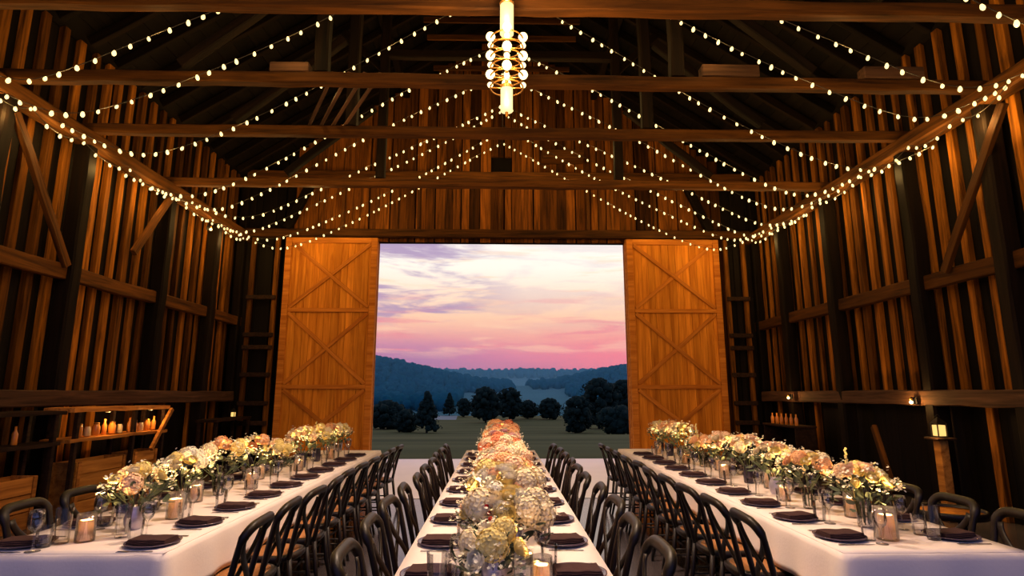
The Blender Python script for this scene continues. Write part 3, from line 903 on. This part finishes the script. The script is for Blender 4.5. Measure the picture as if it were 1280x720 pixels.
FIL = {'centre': [filler_mesh(.235, .255, q, 110) for q in (1, 2)], 'side': [filler_mesh(.16, .24, q, 90) for q in (3, 4)]}
BUD = MB()
BUD.tube([(0, 0, .1), (.01, 0, .3), (.03, .01, .47)], .003, 5)
for q_ in range(9): BUD.ball((.03 + .004 * sin(q_ * 2), .01 + .004 * cos(q_ * 2), .40 + q_ * .012), .009, 6, 5)
BUD = BUD.mesh('bud_spike', FM['butter'])
rgf = random.Random(31)
def arrangement(x, y, kind, pal, nb, H, label, group, big=1.0, accent=False):
    t = thing('flower_arrangement', label, 'flowers', (x, y, DZ), 0, group)
    v = rgf.choice(VASES)
    if kind == 'centre':
        link('vase', v, t, (-.055, -.09, 0)); link('vase', rgf.choice(VASES), t, (.06, .07, 0))
        rx, ry = .20, .225
    else:
        link('vase', rgf.choice(VASES + [GVASE]), t, (0, 0, 0)); rx, ry = .12, .20
    link('stem', STEM, t, (0, 0, 0), (0, 0, rgf.uniform(0, 6)), (rx / .1, ry / .1, 1))
    link('foliage', rgf.choice(FOL['centre' if kind == 'centre' else 'side']), t, (0, 0, H - .30), (0, 0, rgf.choice((0, pi))))
    link('filler_blossom', rgf.choice(FIL['centre' if kind == 'centre' else 'side']), t, (0, 0, H - .03), (0, 0, rgf.choice((0, pi))))
    if kind == 'side' and rgf.random() < .14: link('bud_spike', BUD, t, (rgf.uniform(-.06, .06), rgf.uniform(-.1, .1), 0), (0, 0, rgf.uniform(0, 6)))
    for i in range(nb):
        zz = 1 - (i + .5) / nb * 1.02
        a = i * 2.39996 + rgf.uniform(-.25, .25)
        rr = sqrt(max(0, 1 - zz * zz))
        d = Vector((rr * cos(a) * rx, rr * sin(a) * ry, zz * .10))
        c = rgf.choice(pal); kd = rgf.choice(('rose', 'rose', 'hydrangea'))
        s = rgf.uniform(.8, 1.15) * big
        if i >= nb - 2 and accent: kd, c, s = 'berry', 'red', 1.5
        elif rgf.random() < .08: kd, c = 'berry', 'cream'
        nrm = Vector((d.x / rx ** 2, d.y / ry ** 2, d.z / .01 + 2)).normalized()
        e = nrm.to_track_quat('Z', 'Y').to_euler()
        link('bloom', BLOOM[(kd, c)], t, (d.x, d.y, H - .02 + d.z), e, s)
    return t
pal_c = ['cream', 'cream', 'white', 'blush', 'blush', 'peach', 'butter']
pal_w = ['peach', 'coral', 'blush', 'cream', 'cream', 'peach']
for i in range(9):
    y = 3.25 + i * .66
    pal = [['white', 'cream', 'cream', 'blush', 'butter'], ['cream', 'butter', 'blush', 'white'], ['cream', 'blush', 'peach'], pal_c, ['peach', 'blush', 'cream', 'coral'], pal_w, ['peach', 'coral', 'cream', 'mauve'], pal_w, pal_w][i]
    desc = ['white and cream', 'cream and butter', 'cream and blush', 'mixed pale', 'peach and blush', 'coral and peach', 'peach and mauve', 'coral and cream', 'peach and coral'][i]
    arrangement(.03, y, 'centre', pal, 30, [.255, .30, .29, .30, .31, .30, .32, .33, .36][i], f'{desc} roses and hydrangeas massed along the centre table, {ORD[i]} cluster', 'flower clusters on the centre table', 1.12 if i < 2 else 1.0, accent=i in (0, 3, 5))
arrangement(-.02, 2.80, 'side', ['butter', 'cream', 'white'], 8, .17, 'small low bowl of butter yellow and white roses nearest on the centre table', 'flower clusters on the centre table', .95)
for s in ('left', 'right'):
    cx = (TAB[s][0] + TAB[s][1]) / 2
    for i in range(9):
        y = (4.0 if s == 'left' else 3.95) + i * .635
        pal = rgf.choice([['cream', 'butter', 'blush'], ['cream', 'peach', 'butter'], ['butter', 'cream', 'white'], ['cream', 'peach', 'blush', 'butter']])
        arrangement(cx + rgf.uniform(-.05, .05), y, 'side', pal, 14, rgf.uniform(.25, .39) if i else .30, f'low vase of {pal[0]} and {pal[1]} roses on the {s} table, {ORD[i]} from the viewer', f'flower vases on the {s} table', .84)

# ------------------------------------------------------------------ candles
HOLD = MB().lathe([(0, 0), (.048, 0), (.050, .004), (.050, .15), (.047, .15), (.047, .008), (0, .008)], 20).mesh('glass_cylinder', MT['glass'])
WAX = MB().lathe([(0, .009), (.036, .009), (.037, .02), (.036, .112), (.033, .116), (.030, .110), (.028, .06), (.012, .052), (0, .052)], 18).mesh('wax_pillar', MT['wax'])
WICK = MB().tube([(0, 0, .05), (.001, 0, .066)], .0015, 5).mesh('wick', MT['iron'])
FLAME = MB().lathe([(0, .058), (.006, .064), (.008, .070), (.005, .080), (0, .090)], 8).mesh('flame', MT['flame'])
def candle(x, y, label, group, sc=1.0, w=36.0):
    t = thing('candle', label, 'candle', (x, y, DZ), 0, group)
    link('glass_cylinder', HOLD, t, None, None, sc)
    wx = link('wax_pillar', WAX, t, None, None, sc)
    link('wick', WICK, wx); link('flame', FLAME, wx)
    l = bpy.data.lights.new('candle_light', 'POINT'); l.energy = w; l.color = (1, .55, .2); l.shadow_soft_size = .012
    lo = link('candle_light', l, t, (0, 0, .1035 * sc))
for s in ('left', 'right', 'centre'):
    cx = (TAB[s][0] + TAB[s][1]) / 2
    n = 9
    for i in range(n):
        if s == 'centre':
            y = 3.25 + .33 + i * .66; x = cx + (.17 if i % 2 else -.17)
        else:
            y = (3.69 if s == 'left' else 3.63) + i * .635; x = cx + (.10 if i % 2 else -.08)
        candle(x, y, f'lit cream pillar candle in a glass cylinder on the {s} table, {ORD[i]} from the viewer', f'pillar candles on the {s} table', rgf.uniform(.95, 1.25))
candle(.19, 2.74, 'lit cream pillar candle in front of the low rose bowl, nearest on the centre table', 'pillar candles on the centre table', 1.0, 16.0)
# foreground tumblers and tall glasses
TALL = MB().lathe([(0, 0), (.036, 0), (.038, .006), (.041, .10), (.046, .20), (.0435, .20), (.038, .10), (.034, .02), (0, .02)], 10, smooth=False).mesh('highball_glass', MT['glass'])
for (x, y, lab) in [(-2.56, 3.64, 'tall faceted highball glass at the near end of the left table'), (2.62, 3.62, 'tall faceted highball glass at the near end of the right table'), (-2.30, 3.78, 'tall faceted highball glass beside the nearest candle of the left table'), (-.26, 2.62, 'tall faceted highball glass in front of the nearest centre flowers, left one'), (.10, 2.60, 'tall faceted highball glass in front of the nearest centre flowers, right one')]:
    tag(link('highball_glass', TALL, None, (x, y, DZ)), lab, 'glass', 'tall highball glasses')

# ------------------------------------------------------------------ left wall shelves
def shelf_unit(name, y0, y1, label, lit, boards, ups):
    t = thing(name, label, 'shelf', (0, 0, 0))
    xa, xb = -6.1, -5.68
    rg = random.Random(int(y0 * 10))
    for nm, z, th, m in boards:
        mb = MB()
        n = 12; vs, fs = [], []
        for j in range(n + 1):
            y = y0 + (y1 - y0) * j / n; w = rg.uniform(-.02, .02); zz = rg.uniform(-.008, .008)
            for (x, q) in ((xa, -th / 2), (xb + w, -th / 2), (xb + w, th / 2), (xa, th / 2)): vs.append((x, y, z + q + zz))
        for j in range(n):
            for k_ in range(4):
                a, b = j * 4 + k_, j * 4 + (k_ + 1) % 4
                fs.append((a, a + 4, b + 4, b))
        fs += [(0, 1, 2, 3), (n * 4 + 3, n * 4 + 2, n * 4 + 1, n * 4)]
        mb.add(vs, fs).build(nm, MT[m], t)
    zt = boards[0][1]
    for y in ups:
        MB().box(xb - .08, xb - .02, y - .03, y + .03, 0, zt - .02, c=.006).build('upright', MT['shelfdark'], t)
        MB().box(xa, xa + .06, y - .03, y + .03, 0, zt - .02, c=.006).build('upright', MT['shelfdark'], t)
    return t
shelf_unit('wall_shelf', 8.02, 10.3, 'open plank shelf with a bright rough top board and jars, against the left wall', True, [('top_board', 1.40, .06, 'shelf'), ('shelf_board', 1.0, .045, 'shelf')], (8.15, 9.4, 10.2))
shelf_unit('wall_shelf', 5.3, 7.85, 'dark low plank shelf against the left wall, nearest the viewer', False, [('top_board', 1.38, .05, 'shelfdark'), ('shelf_board', .98, .045, 'shelfdark')], (5.5, 6.6, 7.75))
shelf_unit('wall_shelf', 12.0, 13.7, 'dark narrow plank shelf against the left wall near the far corner', False, [('top_board', 1.08, .05, 'shelfdark'), ('shelf_board', .55, .045, 'shelfdark')], (12.1, 13.6))
timber('shelf_strut', (-5.62, 9.75, .74), (-5.62, 10.25, 1.36), .05, .07, 'slanting strut across the far end of the jar shelf', 'brace', mat='shelf')
for y_, w_ in ((8.8, 'nearer'), (9.85, 'farther')):  # no lamp visible here; both added to brighten the jars and crates
    t = thing('shelf_fill_lamp', f'small round added fill lamp under the jar shelf top board, {w_} of two', 'lamp', (-5.76, y_, 1.355), 0, 'added fill lamps under the jar shelf')
    MB().lathe([(0, 0), (.035, 0), (.038, .004), (.038, .012), (0, .012)], 14).build('housing', MT['iron'], t)
    MB().lathe([(0, -.003), (.028, -.003), (.03, 0), (0, 0)], 14).build('diffuser', MT['lantern'], t)
    l = bpy.data.lights.new('shelf_fill_light', 'POINT'); l.energy = 11; l.color = (1, .58, .18); l.shadow_soft_size = .03
    link('shelf_fill_light', l, t, (.05, 0, -.03))
# crates
def crate(y0, y1, z0, z1, label, mat='crate'):
    t = thing('wooden_crate', label, 'crate', (-5.9, (y0 + y1) / 2, z0), 0, 'crates below the shelves')
    h, l, w = z1 - z0, (y1 - y0) / 2, .17
    n = max(2, int(h / .16))
    front = MB()
    for k_ in range(n): front.box(w - .012, w, -l, l, h * k_ / n + .006, h * (k_ + 1) / n - .006, c=.003)
    front.build('front_panel', MT[mat], t)
    bk = MB()
    for k_ in range(n): bk.box(-w, -w + .012, -l, l, h * k_ / n + .006, h * (k_ + 1) / n - .006)
    bk.build('back_panel', MT[mat], t)
    for sy in (-1, 1):
        e = MB(); e.box(-w + .012, w - .012, sy * l - .012 * (sy > 0), sy * l + .012 * (sy < 0), .0, h, c=.002); e.build('end_panel', MT[mat], t)
        MB().box(w, w + .015, sy * (l - .05) - .03, sy * (l - .05) + .03, 0, h, c=.003).build('corner_batten', MT['shelf'], t)
    MB().box(-w + .012, w - .012, -l + .012, l - .012, 0, .015).build('bottom', MT[mat], t)
crate(8.25, 9.3, .0, .70, 'tall slatted crate under the jar shelf, at its nearer end')
crate(9.48, 10.12, .0, .72, 'amber slatted crate under the jar shelf, at its farther end')
crate(6.75, 7.6, .0, .62, 'brown slatted crate under the dark shelf on the left wall', 'shelf')
JAR = [MB().lathe([(0, 0), (.045, 0), (.05, .008), (.05, .12), (.036, .145), (.036, .16), (0, .16)], 14).mesh('jar_body', MT['amber']),
       MB().lathe([(0, 0), (.032, 0), (.034, .006), (.034, .13), (.014, .17), (.013, .22), (0, .22)], 14).mesh('bottle_body', MT['amber']),
       MB().lathe([(0, 0), (.04, 0), (.043, .008), (.04, .10), (.03, .12), (.03, .13), (0, .13)], 14).mesh('jar_body', MT['clearjar'])]
LID = MB().lathe([(0, .158), (.038, .158), (.038, .175), (0, .176)], 14).mesh('lid', MT['brass'])
for i in range(11):
    y = 8.3 + i * .175; k_ = [0, 2, 0, 1, 0, 2, 1, 0, 2, 0, 1][i]
    if abs(y - 9.4) < .05: y += .06
    nm = 'bottle' if k_ == 1 else 'jar'
    t = thing(nm, f'{["amber lidded jar", "slim amber bottle", "small pale glass jar"][k_]} on the left wall shelf, {ORD[i]} from its nearer end', nm, (-5.80, y, 1.0 + .033), 0, 'jars and bottles on the wall shelf')
    link(nm + '_body', JAR[k_], t)
    if k_ == 0: link('lid', LID, t)
for i in range(4):
    t = thing('bottle', f'dark slim bottle on the near left shelf, {ORD[i]} from the viewer', 'bottle', (-5.82, 6.0 + i * .42, .98 + .033), 0, 'bottles on the dark shelf')
    link('bottle_body', JAR[1], t)

def lantern(x, y, z, label, w=.09, h=.2, mat='lantern', e=6):
    t = thing('lantern', label, 'lantern', (x, y, z))
    MB().box(-w, w, -w, w, 0, .015, c=.004).build('base', MT['iron'], t)
    MB().box(-w * .78, w * .78, -w * .78, w * .78, .02, h - .02, c=.004).build('glass_panel', MT[mat], t)
    for sx in (-1, 1):
        for sy in (-1, 1): MB().box(sx * w * .9 - .006, sx * w * .9 + .006, sy * w * .9 - .006, sy * w * .9 + .006, .01, h).build('corner_post', MT['iron'], t)
    MB().add([(-w * 1.1, -w * 1.1, h), (w * 1.1, -w * 1.1, h), (w * 1.1, w * 1.1, h), (-w * 1.1, w * 1.1, h), (0, 0, h + .09)], [(3, 2, 1, 0), (0, 1, 4), (1, 2, 4), (2, 3, 4), (3, 0, 4)]).build('roof_cap', MT['iron'], t)
    MB().tube([(.03 * cos(a * pi / 8), 0, h + .085 + .03 * sin(a * pi / 8)) for a in range(9)], .004, 6).build('handle', MT['iron'], t)
    return t
lantern(-5.85, 13.1, 1.108, 'small amber lantern on the shelf near the far left corner', .045, .13)
# right wall: pedestal with lantern, dark cabinet
pd = thing('wooden_pedestal', 'slender wooden pedestal carrying the glowing lantern by the right wall', 'pedestal', (5.85, 7.75, 0))
MB().box(-.10, .10, -.10, .10, 0, .05, c=.01).build('foot', MT['shelf'], pd)
MB().box(-.06, .06, -.06, .06, .05, 1.02, c=.008).build('column', MT['crate'], pd)
MB().box(-.13, .13, -.13, .13, 1.02, 1.05, c=.006).build('top', MT['shelfdark'], pd)
lantern(5.85, 7.75, 1.05, 'glowing amber lantern on the wooden pedestal by the right wall', .068, .18)

l = bpy.data.lights.new('lantern_light', 'POINT'); l.energy = 7; l.color = (1, .55, .15); l.shadow_soft_size = .04
link('lantern_light', l, pd, (-.16, -.12, 1.12))
cab = thing('bar_cabinet', 'black open bar cabinet against the right wall near the far corner', 'cabinet', (5.95, 12.05, 0))
MB().box(-.22, .22, -.7, .7, .96, 1.0, c=.006).build('worktop', MT['shelfdark'], cab)
for sy in (-.66, .66): MB().box(-.2, .2, sy - .02, sy + .02, 0, .96, c=.004).build('side_panel', MT['shelfdark'], cab)
MB().box(.18, .2, -.64, .64, .02, .96).build('back_panel', MT['backing'], cab)
MB().box(-.18, .18, -.64, .64, .08, .11).build('shelf_board', MT['shelfdark'], cab)
for i in range(6):
    t = thing('bottle', f'slim amber bottle on the black bar cabinet, {ORD[i]} from the viewer', 'bottle', (5.85, 11.5 + i * .2, 1.0), 0, 'bottles on the bar cabinet')
    link('bottle_body', JAR[1], t)

sv = thing('round_side_table', 'small round side table with a glowing amber wood top by the right wall', 'table', (3.95, 5.25, 0))
MB().lathe([(0, .58), (.26, .58), (.265, .60), (0, .603)], 32).build('tabletop', MT['door'], sv)
MB().lathe([(.262, .565), (.285, .565), (.288, .60), (.284, .625), (.268, .625), (.264, .60)], 32, cap=False).build('rim', MT['chair'], sv)
for k_ in range(3):
    a = k_ * 2.094 + .5
    MB().tube([(.17 * cos(a), .17 * sin(a), .58), (.24 * cos(a), .24 * sin(a), 0)], [.016, .012], 8).build('leg', MT['chair'], sv)
# ------------------------------------------------------------------ the land outside
def ridge(x, y):
    l = 27 * math.exp(-((x + 125) / 95) ** 2) + 3
    lz = l * math.exp(-((y - 520) / 110) ** 2) if x < 40 else 3 * math.exp(-((y - 520) / 110) ** 2)
    r = 24 * math.exp(-((x - 150) / 92) ** 2)
    rz = r * math.exp(-((y - 560) / 120) ** 2)
    f = 27 * math.exp(-((y - 1050) / 110) ** 2)
    return lz + rz + f
def ground_z(x, y):
    if y < 15.2: return -.12
    if y < 100: b = -.12 - 4.95 * ((y - 15.2) / 84.8) ** 1.0
    elif y < 160: b = -5.07 - .7 * (y - 100) / 60
    elif y < 230: b = -5.77 + .4 * (y - 160) / 70
    else: b = -5.37 + 14 * ((y - 230) / 770)
    return b + (ridge(x, y) if y > 200 else 0) + .0 * x
def ground():
    ys = [15.15, 16, 18, 21, 25, 30, 36, 44, 54, 66, 80, 95, 110, 130, 150, 170, 195, 220, 250, 290, 330, 370, 410, 450, 490, 530, 570, 620, 680, 750, 820, 890, 950, 1000, 1050, 1100, 1200]
    mb = MB(); vs, fs, mi = [], [], []
    nx = 60
    for y in ys:
        W = 30 + y * .55
        for i in range(nx + 1):
            x = -W + 2 * W * i / nx
            z = ground_z(x, y) + (.25 * mnoise.noise(Vector((x * .02, y * .02, 0))) * min(1, y / 120) if y > 20 else 0)
            vs.append((x, y, z))
    b = 0
    for j in range(len(ys) - 1):
        for i in range(nx):
            a = j * (nx + 1) + i
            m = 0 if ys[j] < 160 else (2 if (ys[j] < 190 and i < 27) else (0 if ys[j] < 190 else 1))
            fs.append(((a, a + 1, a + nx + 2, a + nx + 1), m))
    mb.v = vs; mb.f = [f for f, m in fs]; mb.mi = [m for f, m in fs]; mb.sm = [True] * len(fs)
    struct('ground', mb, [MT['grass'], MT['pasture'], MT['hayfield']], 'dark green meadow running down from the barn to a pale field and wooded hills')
ground()
def crown_blob(mb, c, r, rg, sc=(1, 1, 1)):
    mb.ball(c, r, 9, 7, 0, .22, rg, sc)
def forest(name, rect, step, rmin, rmax, label, seed, keep):
    rg = random.Random(seed); mb = MB()
    x0, x1, y0, y1 = rect
    y = y0
    while y < y1:
        x = x0
        while x < x1:
            px, py = x + rg.uniform(-.5, .5) * step, y + rg.uniform(-.5, .5) * step
            if keep(px, py):
                r = rg.uniform(rmin, rmax)
                mb.ball((px, py, ground_z(px, py) + r * .8), r, 7, 5, 0, .2, rg, (1, 1, rg.uniform(.9, 1.5)))
            x += step
        y += step
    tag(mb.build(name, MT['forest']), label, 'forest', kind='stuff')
forest('wooded_ridge_forest', (-190, 10, 235, 560), 4.5, 1.6, 3.0, 'haze-tinted blue-green forest covering the ridge left of the valley', 1, lambda x, y: ridge(x, y) > 4.5 or x < -20 - (y - 235) * .035)
forest('wooded_hill_forest', (30, 230, 280, 600), 4.7, 1.6, 3.0, 'haze-tinted blue-green forest covering the hill right of the valley', 2, lambda x, y: ridge(x, y) > 6 or x > 46 + (y - 280) * .02)
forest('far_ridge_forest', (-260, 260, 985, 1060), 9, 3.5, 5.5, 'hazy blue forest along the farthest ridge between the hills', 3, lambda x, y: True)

def tree(x, y, h, w, label, seed, conical=False):
    z = ground_z(x, y)
    t = thing('tree', label, 'tree', (x, y, z), 0, 'trees in the meadow')
    rg = random.Random(seed)
    MB().tube([(0, 0, -.2), (.05, 0, h * .2), (0, .05, h * .45)], [h * .03, h * .025, h * .015], 8).build('trunk', MT['bark'], t)
    mb = MB()
    n = 130
    for i in range(n):
        a = rg.uniform(0, 2 * pi); u = rg.uniform(.08, 1)
        prof = (1 - u) ** .75 * 1.1 if conical else sqrt(max(0.02, 1 - (2 * u - 1) ** 2)) ** .8
        rr = w / 2 * prof * rg.uniform(.3, .92)
        r = w * (.105 if not conical else .09) * rg.uniform(.7, 1.2)
        mb.ball((rr * cos(a), rr * sin(a), max(h * u * .93 + h * .05, r * .9)), r, 8, 6, 0, .25, rg)
    # leaf tufts at the rim
    for i in range(500):
        a = rg.uniform(0, 2 * pi); u = rg.uniform(.05, 1)
        prof = (1 - u) ** .75 * 1.1 if conical else sqrt(max(0.02, 1 - (2 * u - 1) ** 2)) ** .8
        rr = w / 2 * prof * rg.uniform(.9, 1.18)
        c = Vector((rr * cos(a), rr * sin(a), h * u * .95 + h * .06)); s = w * .035
        M = Matrix.Translation(c) @ Matrix.Rotation(rg.uniform(0, 6), 4, 'Z') @ Matrix.Rotation(rg.uniform(0, 6), 4, 'X')
        mb.add([(-s, 0, 0), (0, -s * .6, 0), (s, 0, s * .2), (0, s * .6, 0)], [(0, 1, 2, 3)], False, 0, M)
    mb.build('crown', MT['treeleaf'], t)
TREES = [(-12.2, 100, 6.9, 4.8, 'dense dark evergreen standing alone in the meadow, left of the flowers', True),
         (-22.2, 118, 5.0, 7.5, 'low spreading dark tree at the left edge of the doorway view', False),
         (-16.4, 104, 3.7, 4.4, 'short dark tree between the meadow evergreen and the left jamb', False),
         (-11.0, 185, 5.6, 4.6, 'small round tree beyond the pale field, right of the evergreen', False),
         (-16.5, 195, 7.2, 5.0, 'slim tree beyond the pale field behind the meadow evergreen', True),
         (-3.4, 150, 8.6, 7.5, 'tall dark tree directly above the flowers, left half of its pair', False),
         (2.9, 166, 8.8, 7.2, 'tall dark tree directly above the flowers, right half of its pair', False),
         (8.6, 175, 5.0, 6.0, 'low tree beyond the meadow right of the middle trees', False),
         (14.5, 170, 5.6, 6.6, 'low tree beside the big right-hand trees', False),
         (13.4, 100, 6.0, 5.2, 'big dark tree at the near left of the right-hand clump', False),
         (20.0, 118, 9.6, 7.4, 'tallest dark tree of the right-hand clump', False),
         (29.0, 138, 9.6, 8.5, 'dark tree of the right-hand clump beside the right jamb', False),
         (18.6, 92, 4.0, 6.2, 'low dark bushy tree in front of the right-hand clump', False)]
for i, (x, y, h, w, lab, con) in enumerate(TREES): tree(x, y, h, w, lab, 40 + i, con)
hs = thing('farm_shed', 'tiny white shed beyond the meadow between the trees', 'building', (13.0, 260, ground_z(13, 260)))
MB().box(-2.2, 2.2, -3, 3, 0, 2.6).build('wall', MT['whitewall'], hs)
MB().add([(-2.5, -3.2, 2.6), (2.5, -3.2, 2.6), (0, -3.2, 4), (-2.5, 3.2, 2.6), (2.5, 3.2, 2.6), (0, 3.2, 4)], [(0, 1, 2), (5, 4, 3), (0, 2, 5, 3), (1, 4, 5, 2), (0, 3, 4, 1)]).build('roof', MT['redroof'], hs)

# ------------------------------------------------------------------ evening haze over the valley
def haze():
    m = bpy.data.materials.new('valley_haze'); m.use_nodes = True
    nt = m.node_tree; nt.nodes.clear()
    out = nt.nodes.new('ShaderNodeOutputMaterial'); v = nt.nodes.new('ShaderNodeVolumeScatter')
    v.inputs['Color'].default_value = (.26, .72, .92, 1); v.inputs['Density'].default_value = .0008
    nt.links.new(v.outputs[0], out.inputs['Volume'])
    o = MB().box(-520, 520, 205, 1180, -12, 60).build('valley_haze', m)
    tag(o, 'thin blue evening haze lying over the valley between the hills', 'haze', kind='stuff')
haze()
# ------------------------------------------------------------------ sky
def world():
    w = bpy.data.worlds.new('dusk'); SC.world = w; w.use_nodes = True
    nt = w.node_tree; N, L = nt.nodes, nt.links
    bg = N['Background']
    tc = N.new('ShaderNodeTexCoord'); sp = N.new('ShaderNodeSeparateXYZ'); L.new(tc.outputs['Generated'], sp.inputs[0])
    def ramp(stops, src):
        r = N.new('ShaderNodeValToRGB'); e = r.color_ramp.elements
        while len(e) < len(stops): e.new(.5)
        for el, (p, c) in zip(e, stops): el.position, el.color = p, c
        L.new(src, r.inputs['Fac']); return r.outputs['Color']
    def math_(op, a, b=None, clamp=False):
        m = N.new('ShaderNodeMath'); m.operation = op; m.use_clamp = clamp
        for i, q in enumerate((a, b)):
            if q is None: continue
            if isinstance(q, (int, float)): m.inputs[i].default_value = q
            else: L.new(q, m.inputs[i])
        return m.outputs[0]
    def mix(f, a, b):
        m = N.new('ShaderNodeMix'); m.data_type = 'RGBA'
        if isinstance(f, (int, float)): m.inputs['Factor'].default_value = f
        else: L.new(f, m.inputs['Factor'])
        for k_, q in (('A', a), ('B', b)):
            if isinstance(q, tuple): m.inputs[k_].default_value = q
            else: L.new(q, m.inputs[k_])
        return m.outputs['Result']
    def smooth(v, a, b, t0=0, t1=1):
        m = N.new('ShaderNodeMapRange'); m.interpolation_type = 'SMOOTHSTEP'
        m.inputs['From Min'].default_value = a; m.inputs['From Max'].default_value = b; m.inputs['To Min'].default_value = t0; m.inputs['To Max'].default_value = t1
        L.new(v, m.inputs['Value']); return m.outputs[0]
    X, Y, Z = sp.outputs
    base = ramp([(0.0, srgb(170, 108, 152)), (.03, srgb(184, 116, 158)), (.062, srgb(222, 134, 160)), (.095, srgb(240, 172, 156)), (.13, srgb(248, 206, 172)), (.17, srgb(252, 228, 204)), (.215, srgb(254, 246, 232)), (.36, srgb(252, 246, 242)), (.6, srgb(190, 188, 206)), (1.0, srgb(140, 150, 186))], Z)
    # warmer pink towards the right (+x)
    pinkz = math_('MULTIPLY', smooth(Z, .02, .05), smooth(Z, .12, .06))
    rx = smooth(X, .02, .20)
    c = mix(math_('MULTIPLY', math_('MULTIPLY', pinkz, rx), .75), base, srgb(246, 132, 140))
    lx = smooth(X, .08, -.16)
    c = mix(math_('MULTIPLY', math_('MULTIPLY', smooth(Z, .12, .05), lx), .95), c, srgb(174, 122, 172))
    # clouds: two stretched noises
    def cloud(sx, sz, sc, off, lo, hi, rot=0.0):
        mp = N.new('ShaderNodeMapping'); mp.inputs['Scale'].default_value = (sx, 1, sz); mp.inputs['Location'].default_value = off; mp.inputs['Rotation'].default_value = (0, rot, 0)
        L.new(tc.outputs['Generated'], mp.inputs['Vector'])
        n = N.new('ShaderNodeTexNoise'); n.inputs['Scale'].default_value = sc; n.inputs['Detail'].default_value = 6; n.inputs['Roughness'].default_value = .55; n.inputs['Distortion'].default_value = .4
        L.new(mp.outputs[0], n.inputs['Vector'])
        return smooth(n.outputs['Fac'], lo, hi)
    front = smooth(Y, .2, .6)
    k1 = cloud(2.2, 12, 2.4, (.3, 0, .74), .43, .56, .12)
    m1 = math_('MULTIPLY', math_('MULTIPLY', k1, smooth(Z, .09, .14)), math_('MULTIPLY', smooth(X, .06, -.12, .25, 1), front))
    c = mix(math_('MULTIPLY', m1, .9), c, srgb(168, 142, 182))
    k2 = cloud(1.6, 22, 3.0, (2.1, 0, .7), .5, .66, -.08)
    m2 = math_('MULTIPLY', math_('MULTIPLY', k2, smooth(Z, .19, .12)), smooth(Z, .04, .07))
    c = mix(math_('MULTIPLY', m2, .7), c, srgb(232, 138, 150))
    k3 = cloud(2.0, 18, 3.2, (5.3, 0, 1.7), .52, .66, .05)
    c = mix(math_('MULTIPLY', math_('MULTIPLY', k3, smooth(Z, .05, .08)), .5), c, srgb(252, 214, 178))
    # blue dusk behind the viewer
    back = smooth(Y, .35, -.35)
    c = mix(back, c, BACKSKY)
    # below the horizon
    c = mix(smooth(Z, .0, -.04), c, (.012, .016, .018, 1))
    L.new(c, bg.inputs['Color']); bg.inputs['Strength'].default_value = 1.12
BACKSKY = (.22, .26, .60, 1)
world()

# ------------------------------------------------------------------ camera and settings
cd = bpy.data.cameras.new('camera'); cam = bpy.data.objects.new('camera', cd); COL.objects.link(cam)
cd.sensor_width = 36; cd.lens = 20.25; cd.clip_end = 5000; cd.clip_start = .05
cam.location = (0, 0, 1.62); cam.rotation_euler = (radians(90 + 10.4), 0, radians(-1.25))
SC.camera = cam
SC.view_settings.view_transform = 'Standard'; SC.view_settings.look = 'None'
SC.view_settings.gamma = 1; SC.view_settings.use_curve_mapping = False
SC.view_settings.exposure = 0.0
cy = SC.cycles
cy.use_denoising = True
cy.max_bounces = 6; cy.diffuse_bounces = 3; cy.glossy_bounces = 3; cy.transmission_bounces = 4; cy.transparent_max_bounces = 16
cy.caustics_reflective = False; cy.caustics_refractive = False
cy.sample_clamp_indirect = 4.0
